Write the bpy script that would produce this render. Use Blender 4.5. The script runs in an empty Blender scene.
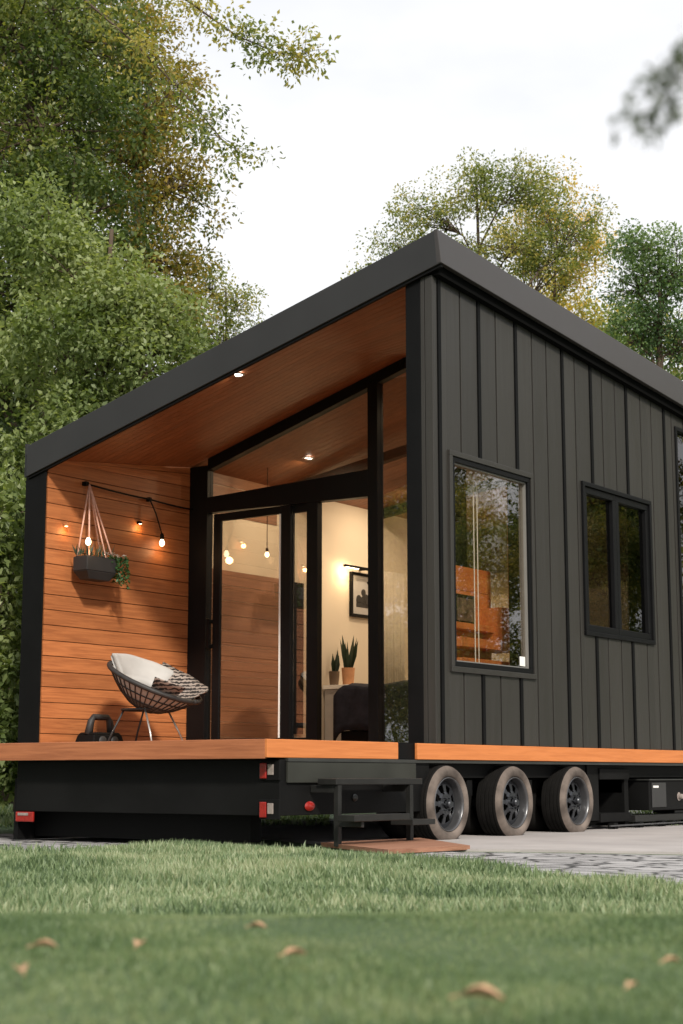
import bpy, bmesh, math, random
import numpy as np
from mathutils import Vector, Matrix
R = math.radians
scn = bpy.context.scene
col = scn.collection
# ------------------------------------------------------------------ camera
EYE = 0.63
FPX = 1606.0
PITCH = math.atan(263 / FPX)
YAW = R(36.6)
cam_d = bpy.data.cameras.new("camera")
cam = bpy.data.objects.new("camera", cam_d); col.objects.link(cam)
cam.location = (0, 0, EYE)
cam.rotation_euler = (R(90) + PITCH, 0, YAW)
cam_d.sensor_fit = 'VERTICAL'; cam_d.sensor_height = 36; cam_d.sensor_width = 24
cam_d.lens = FPX / 1024 * 36
cam_d.clip_start = 0.05; cam_d.clip_end = 2000
cam_d.dof.use_dof = True; cam_d.dof.focus_distance = 16.5
cam_d.dof.aperture_fstop = 3.8
scn.camera = cam
# ------------------------------------------------------------------ light
SUN_TO = Vector((0.80, -0.60, 0)).normalized()
SUN_EL = R(36)
world = bpy.data.worlds.new("World"); scn.world = world; world.use_nodes = True
nt = world.node_tree; nt.nodes.clear()
wo = nt.nodes.new('ShaderNodeOutputWorld'); bg = nt.nodes.new('ShaderNodeBackground')
sky = nt.nodes.new('ShaderNodeTexSky'); sky.sky_type = 'NISHITA'; sky.sun_disc = False
sky.sun_elevation = SUN_EL; sky.sun_rotation = math.atan2(SUN_TO.x, SUN_TO.y)
sky.air_density = 1.2; sky.dust_density = 3.5
tc = nt.nodes.new('ShaderNodeTexCoord'); mp = nt.nodes.new('ShaderNodeMapping')
mp.inputs['Scale'].default_value = (1, 1, 2.2)
nz = nt.nodes.new('ShaderNodeTexNoise'); nz.inputs['Scale'].default_value = 1.6
nz.inputs['Detail'].default_value = 6; nz.inputs['Roughness'].default_value = .55
rp = nt.nodes.new('ShaderNodeValToRGB')
rp.color_ramp.elements[0].position = .30; rp.color_ramp.elements[0].color = (.62, .62, .62, 1)
rp.color_ramp.elements[1].position = .55; rp.color_ramp.elements[1].color = (1, 1, 1, 1)
mx = nt.nodes.new('ShaderNodeMixRGB'); mx.inputs[2].default_value = (8.5, 8.55, 8.75, 1)
nt.links.new(tc.outputs['Generated'], mp.inputs['Vector']); nt.links.new(mp.outputs[0], nz.inputs['Vector'])
nt.links.new(nz.outputs['Fac'], rp.inputs[0]); nt.links.new(rp.outputs[0], mx.inputs[0])
nt.links.new(sky.outputs[0], mx.inputs[1]); nt.links.new(mx.outputs[0], bg.inputs['Color'])
bg.inputs['Strength'].default_value = 0.10
nt.links.new(bg.outputs[0], wo.inputs['Surface'])
sun_d = bpy.data.lights.new("sun", 'SUN'); sun_d.energy = 3.4; sun_d.angle = R(5); sun_d.color = (1, .93, .82)
sun = bpy.data.objects.new("sun", sun_d); col.objects.link(sun)
to = Vector((SUN_TO.x * math.cos(SUN_EL), SUN_TO.y * math.cos(SUN_EL), math.sin(SUN_EL)))
sun.rotation_euler = to.to_track_quat('Z', 'Y').to_euler(); sun.location = (10, -10, 20)
scn.view_settings.view_transform = 'Standard'; scn.view_settings.look = 'None'
scn.view_settings.exposure = 0.32; scn.view_settings.gamma = 1; scn.view_settings.use_curve_mapping = False
scn.cycles.max_bounces = 10; scn.cycles.transparent_max_bounces = 24
scn.cycles.sample_clamp_indirect = 6

# ------------------------------------------------------------------ pixel helpers (the camera's own maths)
FW = Vector((-math.sin(YAW) * math.cos(PITCH), math.cos(YAW) * math.cos(PITCH), math.sin(PITCH)))
RT = Vector((math.cos(YAW), math.sin(YAW), 0)); UP = RT.cross(FW)
FH = Vector((-math.sin(YAW), math.cos(YAW), 0))
def ab(a, b, z=0):            # a metres ahead of the lens, b metres to the right
    return FH * a + RT * b + Vector((0, 0, z))
def ground_px(u, v, z=0.0):   # where the ground under a pixel lies
    d = FW + RT * ((u - 341.5) / FPX) + UP * ((512 - v) / FPX)
    t = (z - EYE) / d.z
    return Vector((0, 0, EYE)) + d * t

# ------------------------------------------------------------------ materials
def new_mat(name):
    m = bpy.data.materials.new(name); m.use_nodes = True
    return m, m.node_tree, m.node_tree.nodes['Principled BSDF']
def N(nt, t, **kw):
    n = nt.nodes.new(t)
    for k, v in kw.items():
        if k.startswith('_'): setattr(n, k[1:], v)
        else: n.inputs[k.replace('__', ' ')].default_value = v
    return n
def simple(name, rgb, rough=.5, metal=0, var=.12, scale=6, bump=.0, bscale=60, spec=.5, coords='Object'):
    m, nt, b = new_mat(name)
    L = nt.links.new
    t = nt.nodes.new('ShaderNodeTexCoord')
    n = N(nt, 'ShaderNodeTexNoise', Scale=scale, Detail=5); L(t.outputs[coords], n.inputs['Vector'])
    r = nt.nodes.new('ShaderNodeMapRange'); r.inputs[3].default_value = 1 - var; r.inputs[4].default_value = 1 + var
    L(n.outputs['Fac'], r.inputs[0])
    r.inputs[1].default_value = .3; r.inputs[2].default_value = .7
    mm = nt.nodes.new('ShaderNodeVectorMath'); mm.operation = 'SCALE'; mm.inputs[0].default_value = rgb
    L(r.outputs[0], mm.inputs['Scale']); L(mm.outputs[0], b.inputs['Base Color'])
    rr = nt.nodes.new('ShaderNodeMapRange'); rr.inputs[3].default_value = max(0, rough - .08); rr.inputs[4].default_value = min(1, rough + .08)
    L(n.outputs['Fac'], rr.inputs[0]); L(rr.outputs[0], b.inputs['Roughness'])
    b.inputs['Metallic'].default_value = metal
    b.inputs['Specular IOR Level'].default_value = spec
    if bump:
        n2 = N(nt, 'ShaderNodeTexNoise', Scale=bscale, Detail=4); L(t.outputs[coords], n2.inputs['Vector'])
        bp = N(nt, 'ShaderNodeBump', Strength=bump, Distance=.01); L(n2.outputs['Fac'], bp.inputs['Height']); L(bp.outputs[0], b.inputs['Normal'])
    return m
def wood(name, c1, c2, axis='Y', rough=.45, isl=.25, spec=.4):
    m, nt, b = new_mat(name); L = nt.links.new
    t = nt.nodes.new('ShaderNodeTexCoord'); mp = nt.nodes.new('ShaderNodeMapping')
    s = {'X': (1.0, 22, 22), 'Y': (22, 1.0, 22), 'Z': (22, 22, 1.0)}[axis]
    mp.inputs['Scale'].default_value = s
    g = nt.nodes.new('ShaderNodeNewGeometry')
    off = nt.nodes.new('ShaderNodeVectorMath'); off.operation = 'SCALE'; off.inputs[0].default_value = (37, 53, 71)
    L(g.outputs['Random Per Island'], off.inputs['Scale'])
    add = nt.nodes.new('ShaderNodeVectorMath'); L(t.outputs['Object'], add.inputs[0]); L(off.outputs[0], add.inputs[1])
    L(add.outputs[0], mp.inputs['Vector'])
    n = N(nt, 'ShaderNodeTexNoise', Scale=1.6, Detail=8, Roughness=.6, Distortion=.6); L(mp.outputs[0], n.inputs['Vector'])
    cr = nt.nodes.new('ShaderNodeValToRGB'); e = cr.color_ramp.elements
    e[0].position = .34; e[0].color = (*c2, 1); e[1].position = .62; e[1].color = (*c1, 1)
    L(n.outputs['Fac'], cr.inputs[0])
    mr = nt.nodes.new('ShaderNodeMapRange'); mr.inputs[3].default_value = 1 - isl; mr.inputs[4].default_value = 1 + isl
    L(g.outputs['Random Per Island'], mr.inputs[0])
    sc = nt.nodes.new('ShaderNodeVectorMath'); sc.operation = 'SCALE'
    L(cr.outputs[0], sc.inputs[0]); L(mr.outputs[0], sc.inputs['Scale']); L(sc.outputs[0], b.inputs['Base Color'])
    b.inputs['Roughness'].default_value = rough; b.inputs['Specular IOR Level'].default_value = spec
    bp = N(nt, 'ShaderNodeBump', Strength=.25, Distance=.004); L(n.outputs['Fac'], bp.inputs['Height']); L(bp.outputs[0], b.inputs['Normal'])
    return m
def emis(name, rgb, s):
    m, nt, b = new_mat(name)
    b.inputs['Base Color'].default_value = (*rgb, 1); b.inputs['Emission Color'].default_value = (*rgb, 1)
    b.inputs['Emission Strength'].default_value = s
    return m
def glass(name, base=.22, tint=(.9, .9, .88)):
    m, nt, b = new_mat(name); nt.nodes.remove(b); L = nt.links.new
    out = nt.nodes['Material Output']
    tr = nt.nodes.new('ShaderNodeBsdfTransparent'); tr.inputs[0].default_value = (*tint, 1)
    gl = nt.nodes.new('ShaderNodeBsdfGlossy'); gl.inputs['Roughness'].default_value = 0.0; gl.inputs['Color'].default_value = (1, 1, 1, 1)
    t = nt.nodes.new('ShaderNodeTexCoord'); n = N(nt, 'ShaderNodeTexNoise', Scale=.9, Detail=1); L(t.outputs['Object'], n.inputs['Vector'])
    bp = N(nt, 'ShaderNodeBump', Strength=.12, Distance=.02); L(n.outputs['Fac'], bp.inputs['Height']); L(bp.outputs[0], gl.inputs['Normal'])
    g = nt.nodes.new('ShaderNodeNewGeometry'); dt = nt.nodes.new('ShaderNodeVectorMath'); dt.operation = 'DOT_PRODUCT'
    L(g.outputs['Normal'], dt.inputs[0]); L(g.outputs['Incoming'], dt.inputs[1])
    def mth(op, a, b=None):
        n_ = nt.nodes.new('ShaderNodeMath'); n_.operation = op
        for k_, q in enumerate((a, b)):
            if q is None: continue
            if isinstance(q, (int, float)): n_.inputs[k_].default_value = q
            else: L(q, n_.inputs[k_])
        return n_.outputs[0]
    c_ = mth('POWER', mth('SUBTRACT', 1.0, mth('ABSOLUTE', dt.outputs['Value'])), 5.0)
    mr = nt.nodes.new('ShaderNodeMapRange'); mr.inputs[1].default_value = 0; mr.inputs[2].default_value = 1
    mr.inputs[3].default_value = base; mr.inputs[4].default_value = 1
    L(c_, mr.inputs[0])
    mxs = nt.nodes.new('ShaderNodeMixShader'); L(mr.outputs[0], mxs.inputs[0]); L(tr.outputs[0], mxs.inputs[1]); L(gl.outputs[0], mxs.inputs[2])
    L(mxs.outputs[0], out.inputs['Surface'])
    return m
def leafmat(name, cols, nscale=.35, trans=.35, rough=.45):
    """leaf colour varies from leaf to leaf and in broad patches over the crown"""
    m, nt, b = new_mat(name); L = nt.links.new
    out = nt.nodes['Material Output']
    g = nt.nodes.new('ShaderNodeNewGeometry')
    n = N(nt, 'ShaderNodeTexNoise', Scale=nscale, Detail=2); L(g.outputs['Position'], n.inputs['Vector'])
    ad = nt.nodes.new('ShaderNodeMath'); ad.operation = 'MULTIPLY_ADD'; ad.inputs[1].default_value = .38; 
    L(g.outputs['Random Per Island'], ad.inputs[0])
    sb = nt.nodes.new('ShaderNodeMath'); sb.operation = 'SUBTRACT'; sb.inputs[1].default_value = .19; L(n.outputs['Fac'], sb.inputs[0])
    L(sb.outputs[0], ad.inputs[2])
    cr = nt.nodes.new('ShaderNodeValToRGB'); el = cr.color_ramp.elements
    while len(el) < len(cols): el.new(.5)
    for i, c in enumerate(cols):
        el[i].position = .28 + .44 * i / (len(cols) - 1); el[i].color = (*c, 1)
    L(ad.outputs[0], cr.inputs[0]); L(cr.outputs[0], b.inputs['Base Color'])
    b.inputs['Roughness'].default_value = rough; b.inputs['Specular IOR Level'].default_value = .35
    tl = nt.nodes.new('ShaderNodeBsdfTranslucent')
    sc = nt.nodes.new('ShaderNodeVectorMath'); sc.operation = 'MULTIPLY'; sc.inputs[1].default_value = (1.5, 1.5, .7)
    L(cr.outputs[0], sc.inputs[0]); L(sc.outputs[0], tl.inputs[0])
    ms = nt.nodes.new('ShaderNodeMixShader'); ms.inputs[0].default_value = trans
    L(b.outputs[0], ms.inputs[1]); L(tl.outputs[0], ms.inputs[2]); L(ms.outputs[0], out.inputs['Surface'])
    return m

M = {}
M['siding'] = wood('cedar_siding', (.44, .160, .056), (.29, .098, .034), 'Y', .5, .16)
M['wainscot'] = wood('wainscot_wood', (.30, .15, .085), (.21, .10, .055), 'Y', .5, .1)
M['ceiling'] = wood('cedar_ceiling', (.30, .115, .05), (.20, .072, .03), 'X', .45, .12)
M['deckwood'] = wood('deck_board_shaded', (.40, .145, .062), (.28, .095, .04), 'X', .5, .05)  # same deck wood, darkened: the shade on the front is in the colour
M['deckwood_sunlit'] = wood('deck_board_sunlit', (.60, .205, .062), (.50, .16, .045), 'Y', .5, .05)  # same deck wood, brightened: sunlight on the side is in the colour
M['benchwood'] = wood('bench_wood', (.62, .22, .07), (.50, .15, .045), 'Y', .4, .1)
M['boardwood'] = wood('ground_board_wood', (.32, .16, .10), (.22, .10, .06), 'Y', .6, .05)
def clad_mat():
    m, nt, b = new_mat('charcoal_cladding'); L = nt.links.new
    t = nt.nodes.new('ShaderNodeTexCoord'); mp = nt.nodes.new('ShaderNodeMapping'); mp.inputs['Scale'].default_value = (9, 9, .45)
    L(t.outputs['Object'], mp.inputs['Vector']); n = N(nt, 'ShaderNodeTexNoise', Scale=1.3, Detail=6, Roughness=.6); L(mp.outputs[0], n.inputs['Vector'])
    n2 = N(nt, 'ShaderNodeTexNoise', Scale=1.1, Detail=3); L(t.outputs['Object'], n2.inputs['Vector'])
    g = nt.nodes.new('ShaderNodeNewGeometry')
    a = nt.nodes.new('ShaderNodeMath'); a.operation = 'MULTIPLY_ADD'; a.inputs[1].default_value = .25; a.inputs[2].default_value = .66; L(n.outputs['Fac'], a.inputs[0])
    c = nt.nodes.new('ShaderNodeMath'); c.operation = 'MULTIPLY_ADD'; c.inputs[1].default_value = .22; L(g.outputs['Random Per Island'], c.inputs[0]); L(a.outputs[0], c.inputs[2])
    sc = nt.nodes.new('ShaderNodeVectorMath'); sc.operation = 'SCALE'; sc.inputs[0].default_value = (.034, .0315, .028); L(c.outputs[0], sc.inputs['Scale']); L(sc.outputs[0], b.inputs['Base Color'])
    rr_ = nt.nodes.new('ShaderNodeMapRange'); rr_.inputs[1].default_value = .3; rr_.inputs[2].default_value = .7; rr_.inputs[3].default_value = .30; rr_.inputs[4].default_value = .52
    L(n.outputs['Fac'], rr_.inputs[0]); L(rr_.outputs[0], b.inputs['Roughness']); b.inputs['Specular IOR Level'].default_value = .38
    bp = N(nt, 'ShaderNodeBump', Strength=.25, Distance=.02); L(n2.outputs['Fac'], bp.inputs['Height']); L(bp.outputs[0], b.inputs['Normal'])
    return m
M['clad'] = clad_mat()
M['fascia'] = simple('fascia_metal', (.026, .026, .027), .5, .0, .08, 1.5, .04, 4, .3)
M['black'] = simple('black_paint', (.004, .004, .0042), .6, 0, .2, 3, 0, 60, .12)
M['frame'] = simple('window_frame_black', (.005, .005, .0055), .45, 0, .15, 3, 0, 60, .16)
M['gap'] = simple('dark_joint', (.004, .004, .004), .9, 0, .1, 6, 0, 60, .05)
M['trim'] = simple('grey_trim', (.16, .155, .145), .4, 0, .06)
M['chassis'] = simple('chassis_black', (.0055, .0055, .0055), .6, 0, .35, 2, .1, 30, .14)
M['rail'] = simple('chassis_rail', (.035, .036, .034), .35, .1, .2, 6)
M['beam'] = simple('trailer_panel', (.032, .033, .028), .45, 0, .2, 2, 0, 60, .25)
M['steel'] = simple('step_steel', (.018, .018, .017), .4, .1, .2, 6, 0, 60, .3)
M['tyre'] = simple('dusty_tyre', (.125, .102, .088), .85, 0, .5, 5, .3, 60, .2)
M['tread'] = simple('tyre_tread', (.009, .0085, .008), .9, 0, .2, 9, .3, 60, .1)
M['rim'] = simple('dark_rim', (.05, .053, .06), .3, .6, .2, 8)
M['rimlip'] = simple('rim_lip', (.12, .12, .125), .3, .7, .1, 8)
M['plaster'] = simple('warm_plaster', (.72, .64, .52), .85, 0, .03, 1.5, .05, 30, .2)
M['floorwood'] = wood('floor_wood', (.42, .24, .12), (.3, .16, .08), 'X', .4, .1)
M['glass'] = glass('door_glass', .13, (.86, .85, .82))
M['glass_win'] = glass('window_glass', .10, (.88, .85, .80))
M['glass_dark'] = glass('tinted_glass', .07, (.25, .25, .24))
M['white'] = simple('white_paint', (.78, .77, .74), .5, 0, .04)
M['rope'] = simple('pink_rope', (.62, .36, .28), .9, 0, .15, 30)
M['planter'] = simple('planter_grey', (.018, .018, .019), .55, 0, .1)
M['wicker'] = simple('dark_wicker', (.022, .021, .021), .6, 0, .3, 20)
M['cushion'] = simple('pale_cushion', (.44, .43, .42), .9, 0, .06, 5, .3, 200, .1)
M['pipe'] = simple('chair_leg_metal', (.55, .53, .5), .3, .8, .1)
M['navy'] = simple('navy_blanket', (.028, .03, .042), .9, 0, .25, 8, .5, 12, .1)
M['curtain'] = simple('pale_curtain', (.66, .60, .52), .9, 0, .05, 4, .2, 60, .1)
M['terracotta'] = simple('terracotta', (.52, .26, .13), .8, 0, .12, 12)
M['darkpot'] = simple('dark_brown_pot', (.12, .08, .05), .6, 0, .1)
M['red'] = simple('red_lens', (.26, .014, .010), .2, 0, .2, 30, .2, 80, .6)
M['lens'] = simple('clear_lens', (.26, .22, .20), .2, 0, .2, 40, .2, 80, .6)
M['concrete'] = simple('drive_concrete', (.36, .335, .325), .85, 0, .12, 1.4, .25, 40, .2, 'Object')
M['bulb'] = emis('warm_bulb', (1, .80, .52), 4)
M['disc'] = emis('downlight_disc', (1, .9, .78), 14)
M['strip'] = emis('picture_light_strip', (1, .82, .55), 5)
M['leafpot'] = leafmat('trailing_leaves', [(.02, .06, .02), (.05, .12, .04)], 8)
M['sans'] = leafmat('sword_leaves', [(.02, .035, .022), (.04, .06, .035)], 8, .05)
M['bark'] = simple('bark', (.085, .062, .045), .9, 0, .35, 4, .8, 14, .2)
M['oakdead'] = simple('dry_leaf', (.44, .27, .16), .8, 0, .3, 40)
# throw blanket: black and pale woven bands
def throw_mat():
    m, nt, b = new_mat('patterned_throw'); L = nt.links.new
    t = nt.nodes.new('ShaderNodeTexCoord')
    w = N(nt, 'ShaderNodeTexWave', Scale=7.5, Distortion=3.5, Detail=1); w.bands_direction = 'Z'; w.inputs['Detail Scale'].default_value = 3
    L(t.outputs['Object'], w.inputs['Vector'])
    k = N(nt, 'ShaderNodeTexVoronoi', Scale=26); L(t.outputs['Object'], k.inputs['Vector'])
    a = nt.nodes.new('ShaderNodeMath'); a.operation = 'MULTIPLY_ADD'; a.inputs[1].default_value = .9; L(k.outputs['Distance'], a.inputs[0]); L(w.outputs['Fac'], a.inputs[2])
    cr = nt.nodes.new('ShaderNodeValToRGB'); e = cr.color_ramp.elements; cr.color_ramp.interpolation = 'CONSTANT'
    e[0].color = (.02, .017, .016, 1); e[1].position = .98; e[1].color = (.30, .25, .22, 1)
    L(a.outputs[0], cr.inputs[0]); L(cr.outputs[0], b.inputs['Base Color']); b.inputs['Roughness'].default_value = .95
    return m
M['throw'] = throw_mat()
# cobbles
def cobble_mat():
    m, nt, b = new_mat('grey_cobbles'); L = nt.links.new
    t = nt.nodes.new('ShaderNodeTexCoord'); mp = nt.nodes.new('ShaderNodeMapping'); mp.inputs['Scale'].default_value = (1, 1.6, 1)
    L(t.outputs['Object'], mp.inputs['Vector'])
    v = N(nt, 'ShaderNodeTexVoronoi', Scale=3.2, Randomness=.8); v.feature = 'DISTANCE_TO_EDGE'; L(mp.outputs[0], v.inputs['Vector'])
    v2 = N(nt, 'ShaderNodeTexVoronoi', Scale=3.2, Randomness=.8); L(mp.outputs[0], v2.inputs['Vector'])
    cr = nt.nodes.new('ShaderNodeValToRGB'); e = cr.color_ramp.elements
    e[0].position = .02; e[0].color = (.03, .03, .03, 1); e[1].position = .09; e[1].color = (.40, .39, .39, 1)
    L(v.outputs['Distance'], cr.inputs[0])
    hs = nt.nodes.new('ShaderNodeMixRGB'); hs.blend_type = 'MULTIPLY'; hs.inputs[0].default_value = .4
    L(cr.outputs[0], hs.inputs[1])
    bw = nt.nodes.new('ShaderNodeRGBToBW'); L(v2.outputs['Color'], bw.inputs[0]); L(bw.outputs[0], hs.inputs[2])
    L(hs.outputs[0], b.inputs['Base Color']); b.inputs['Roughness'].default_value = .8
    bp = N(nt, 'ShaderNodeBump', Strength=.8, Distance=.02); L(cr.outputs[0], bp.inputs['Height']); L(bp.outputs[0], b.inputs['Normal'])
    return m
M['cobble'] = cobble_mat()
def lawn_mat():
    m, nt, b = new_mat('lawn_ground'); L = nt.links.new
    t = nt.nodes.new('ShaderNodeTexCoord')
    n1 = N(nt, 'ShaderNodeTexNoise', Scale=1.1, Detail=4); L(t.outputs['Object'], n1.inputs['Vector'])
    n2 = N(nt, 'ShaderNodeTexNoise', Scale=45, Detail=6, Roughness=.7); L(t.outputs['Object'], n2.inputs['Vector'])
    a = nt.nodes.new('ShaderNodeMath'); a.operation = 'MULTIPLY_ADD'; a.inputs[1].default_value = .5; L(n2.outputs['Fac'], a.inputs[0])
    h = nt.nodes.new('ShaderNodeMath'); h.operation = 'MULTIPLY'; h.inputs[1].default_value = .5; L(n1.outputs['Fac'], h.inputs[0]); L(h.outputs[0], a.inputs[2])
    cr = nt.nodes.new('ShaderNodeValToRGB'); e = cr.color_ramp.elements
    e[0].position = .32; e[0].color = (.03, .062, .022, 1); e[1].position = .68; e[1].color = (.12, .185, .065, 1)
    L(a.outputs[0], cr.inputs[0]); L(cr.outputs[0], b.inputs['Base Color']); b.inputs['Roughness'].default_value = .9
    bp = N(nt, 'ShaderNodeBump', Strength=.8, Distance=.03); L(n2.outputs['Fac'], bp.inputs['Height']); L(bp.outputs[0], b.inputs['Normal'])
    return m
M['lawn'] = lawn_mat()
M['blade'] = leafmat('grass_blade', [(.065, .105, .05), (.15, .215, .105), (.23, .29, .165), (.33, .36, .23)], .8, .25, .5)
M['blade_short'] = leafmat('short_grass_blade', [(.07, .115, .05), (.13, .19, .085), (.23, .27, .14)], 2.4, .25, .5)
M['leaf_dark'] = leafmat('dark_leaves', [(0.049, 0.080, 0.025), (0.099, 0.139, 0.042), (0.185, 0.206, 0.056)], .45, .42)
M['leaf_amber'] = leafmat('amber_leaves', [(0.091, 0.120, 0.030), (0.195, 0.180, 0.042), (0.36, 0.25, 0.06), (0.195, 0.180, 0.048)], .5, .45)
M['leaf_light'] = leafmat('light_maple_leaves', [(0.100, 0.141, 0.045), (0.187, 0.237, 0.089), (0.305, 0.349, 0.164)], .7, .42)
M['leaf_mid'] = leafmat('mid_green_leaves', [(0.101, 0.138, 0.044), (0.220, 0.254, 0.088), (0.423, 0.354, 0.105)], .6, .45)
M['leaf_gold'] = leafmat('golden_leaves', [(0.198, 0.225, 0.072), (0.422, 0.356, 0.086), (0.660, 0.437, 0.101)], .5, .5)
M['leaf_grey'] = leafmat('grey_green_leaves', [(.06, .08, .06), (.12, .14, .11)], 5, .4)
M['leaf_cool'] = leafmat('cool_green_leaves', [(0.061, 0.110, 0.047), (0.121, 0.193, 0.079), (0.203, 0.275, 0.106)], .5, .4)

# ------------------------------------------------------------------ mesh builder
class MB:
    def __init__(s): s.v = []; s.f = []
    def add(s, vs, fs):
        o = len(s.v); s.v += [tuple(v) for v in vs]; s.f += [tuple(i + o for i in f) for f in fs]; return s
    def box(s, x0, x1, y0, y1, z0, z1):
        x0, x1 = sorted((x0, x1)); y0, y1 = sorted((y0, y1)); z0, z1 = sorted((z0, z1))
        return s.add([(x0, y0, z0), (x1, y0, z0), (x1, y1, z0), (x0, y1, z0), (x0, y0, z1), (x1, y0, z1), (x1, y1, z1), (x0, y1, z1)],
                     [(0, 3, 2, 1), (4, 5, 6, 7), (0, 1, 5, 4), (1, 2, 6, 5), (2, 3, 7, 6), (3, 0, 4, 7)])
    def hexa(s, b, t):  # 4 bottom points ccw, 4 top points
        return s.add(list(b) + list(t), [(0, 3, 2, 1), (4, 5, 6, 7), (0, 1, 5, 4), (1, 2, 6, 5), (2, 3, 7, 6), (3, 0, 4, 7)])
    def tube(s, pts, rad, seg=8, caps=True):
        pts = [Vector(p) for p in pts]; n = len(pts)
        if not hasattr(rad, '__len__'): rad = [rad] * n
        rings = []; prev = None
        for i, p in enumerate(pts):
            t = (pts[min(i + 1, n - 1)] - pts[max(i - 1, 0)])
            if t.length < 1e-9: t = Vector((0, 0, 1))
            t.normalize()
            ref = prev if prev is not None else (Vector((0, 0, 1)) if abs(t.z) < .9 else Vector((1, 0, 0)))
            a = (ref - t * ref.dot(t))
            if a.length < 1e-6: a = t.orthogonal()
            a.normalize(); prev = a; b = t.cross(a)
            rings.append([p + (a * math.cos(2 * math.pi * k / seg) + b * math.sin(2 * math.pi * k / seg)) * rad[i] for k in range(seg)])
        vs = [v for r in rings for v in r]; fs = []
        for i in range(n - 1):
            for k in range(seg):
                fs.append((i * seg + k, i * seg + (k + 1) % seg, (i + 1) * seg + (k + 1) % seg, (i + 1) * seg + k))
        if caps: fs += [tuple(range(seg - 1, -1, -1)), tuple((n - 1) * seg + k for k in range(seg))]
        return s.add(vs, fs)
    def lathe(s, prof, c, axis='Z', seg=32, closed=False):   # prof: (radius, along)
        vs = []; fs = []
        for r, h in prof:
            for k in range(seg):
                a = 2 * math.pi * k / seg; p, q = r * math.cos(a), r * math.sin(a)
                v = {'Z': (p, q, h), 'X': (h, p, q), 'Y': (q, h, p)}[axis]
                vs.append((v[0] + c[0], v[1] + c[1], v[2] + c[2]))
        n = len(prof)
        for i in range(n if closed else n - 1):
            j = (i + 1) % n
            for k in range(seg):
                fs.append((i * seg + k, i * seg + (k + 1) % seg, j * seg + (k + 1) % seg, j * seg + k))
        return s.add(vs, fs)
    def build(s, name, mat, parent=None, bevel=0, smooth=False, origin=None, label=None, kind=None):
        o_ = Vector(origin) if origin is not None else Vector((0, 0, 0))
        if parent is not None and origin is None: o_ = parent_origin(parent)
        me = bpy.data.meshes.new(name); me.from_pydata([tuple(Vector(v) - o_) for v in s.v], [], s.f); me.validate(); me.update()
        me.materials.append(mat)
        if smooth: me.polygons.foreach_set('use_smooth', [True] * len(me.polygons))
        ob = bpy.data.objects.new(name, me); col.objects.link(ob)
        if parent is not None:
            ob.parent = parent
            ob.location = o_ - parent_origin(parent)
        else: ob.location = o_
        if bevel:
            bv = ob.modifiers.new('bevel', 'BEVEL'); bv.width = bevel; bv.segments = 2; bv.limit_method = 'ANGLE'; bv.angle_limit = R(40)
        if label: ob['label'] = label
        if kind: ob['kind'] = kind
        return ob
def parent_origin(o):
    v = Vector((0, 0, 0))
    while o is not None: v += Vector(o.location); o = o.parent
    return v
def thing(name, loc, label, cat, group=None):
    o = bpy.data.objects.new(name, None); col.objects.link(o); o.location = loc; o.empty_display_size = .2
    o['label'] = label; o['category'] = cat
    if group: o['group'] = group
    return o
def tag(o, label, cat, group=None):
    o['label'] = label; o['category'] = cat
    if group: o['group'] = group
    return o

# ------------------------------------------------------------------ ground
def hgt(a, b):
    """the lawn: level, with a low bank of short turf close to the camera"""
    t = min(1, max(0, (a - 3.62) / 1.9)); t = t * t * (3 - 2 * t)
    return .318 * (1 - t) + .006 * math.sin(a * 3.1 + b * 1.3) * math.cos(b * 2.3) * (1 if a < 3.3 else max(0, (3.6 - a) / .3))
def build_ground():
    A = [-400, -100, -30, -8, -3, -1] + [i * .15 for i in range(0, 50)] + [8, 9, 10, 12, 15, 20, 30, 50, 90, 180, 400]
    B = [-400, -150, -60, -25, -12, -8, -6] + [-5 + i * .25 for i in range(41)] + [6, 8, 12, 25, 60, 150, 400]
    vs = [tuple(ab(a, b, hgt(a, b))) for a in A for b in B]; nb = len(B)
    fs = [(i * nb + j, i * nb + j + 1, (i + 1) * nb + j + 1, (i + 1) * nb + j) for i in range(len(A) - 1) for j in range(nb - 1)]
    me = bpy.data.meshes.new('ground'); me.from_pydata(vs, [], fs); me.update(); me.materials.append(M['lawn'])
    me.polygons.foreach_set('use_smooth', [True] * len(me.polygons))
    o = bpy.data.objects.new('ground', me); col.objects.link(o); o['kind'] = 'structure'
    if me.polygons[0].normal.z < 0: me.flip_normals()
build_ground()
def sheet(name, pts, z, th, mat, kind='structure'):
    mb = MB(); n = len(pts)
    bot = [(p[0], p[1], z - th) for p in pts]; top = [(p[0], p[1], z) for p in pts]
    fs = [tuple(range(n, 2 * n)), tuple(range(n - 1, -1, -1))] + [(i, (i + 1) % n, n + (i + 1) % n, n + i) for i in range(n)]
    mb.add(bot + top, fs)
    me_o = mb.build(name, mat)
    bm = bmesh.new(); bm.from_mesh(me_o.data); bmesh.ops.recalc_face_normals(bm, faces=bm.faces); bm.to_mesh(me_o.data); bm.free()
    if kind: me_o['kind'] = kind
    return me_o
G = ground_px
sheet('driveway', [G(392, 851), G(520, 852), G(640, 854), G(860, 858), (-5.2, 30, 0), (-13.6, 30, 0), (-13.6, 14.2, 0)], .020, .05, M['concrete'])
sheet('cobblestone_path', [G(383, 846), G(392, 852.5), G(520, 853.5), G(640, 855.5), G(860, 860), G(860, 925), G(683, 893), G(400, 864), G(360, 858)], .008, .05, M['cobble'])
sheet('paved_strip', [G(-90, 834), G(10, 834.5), G(130, 838), G(250, 842), G(250, 858), G(-90, 856)], .008, .05, M['cobble'])

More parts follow.
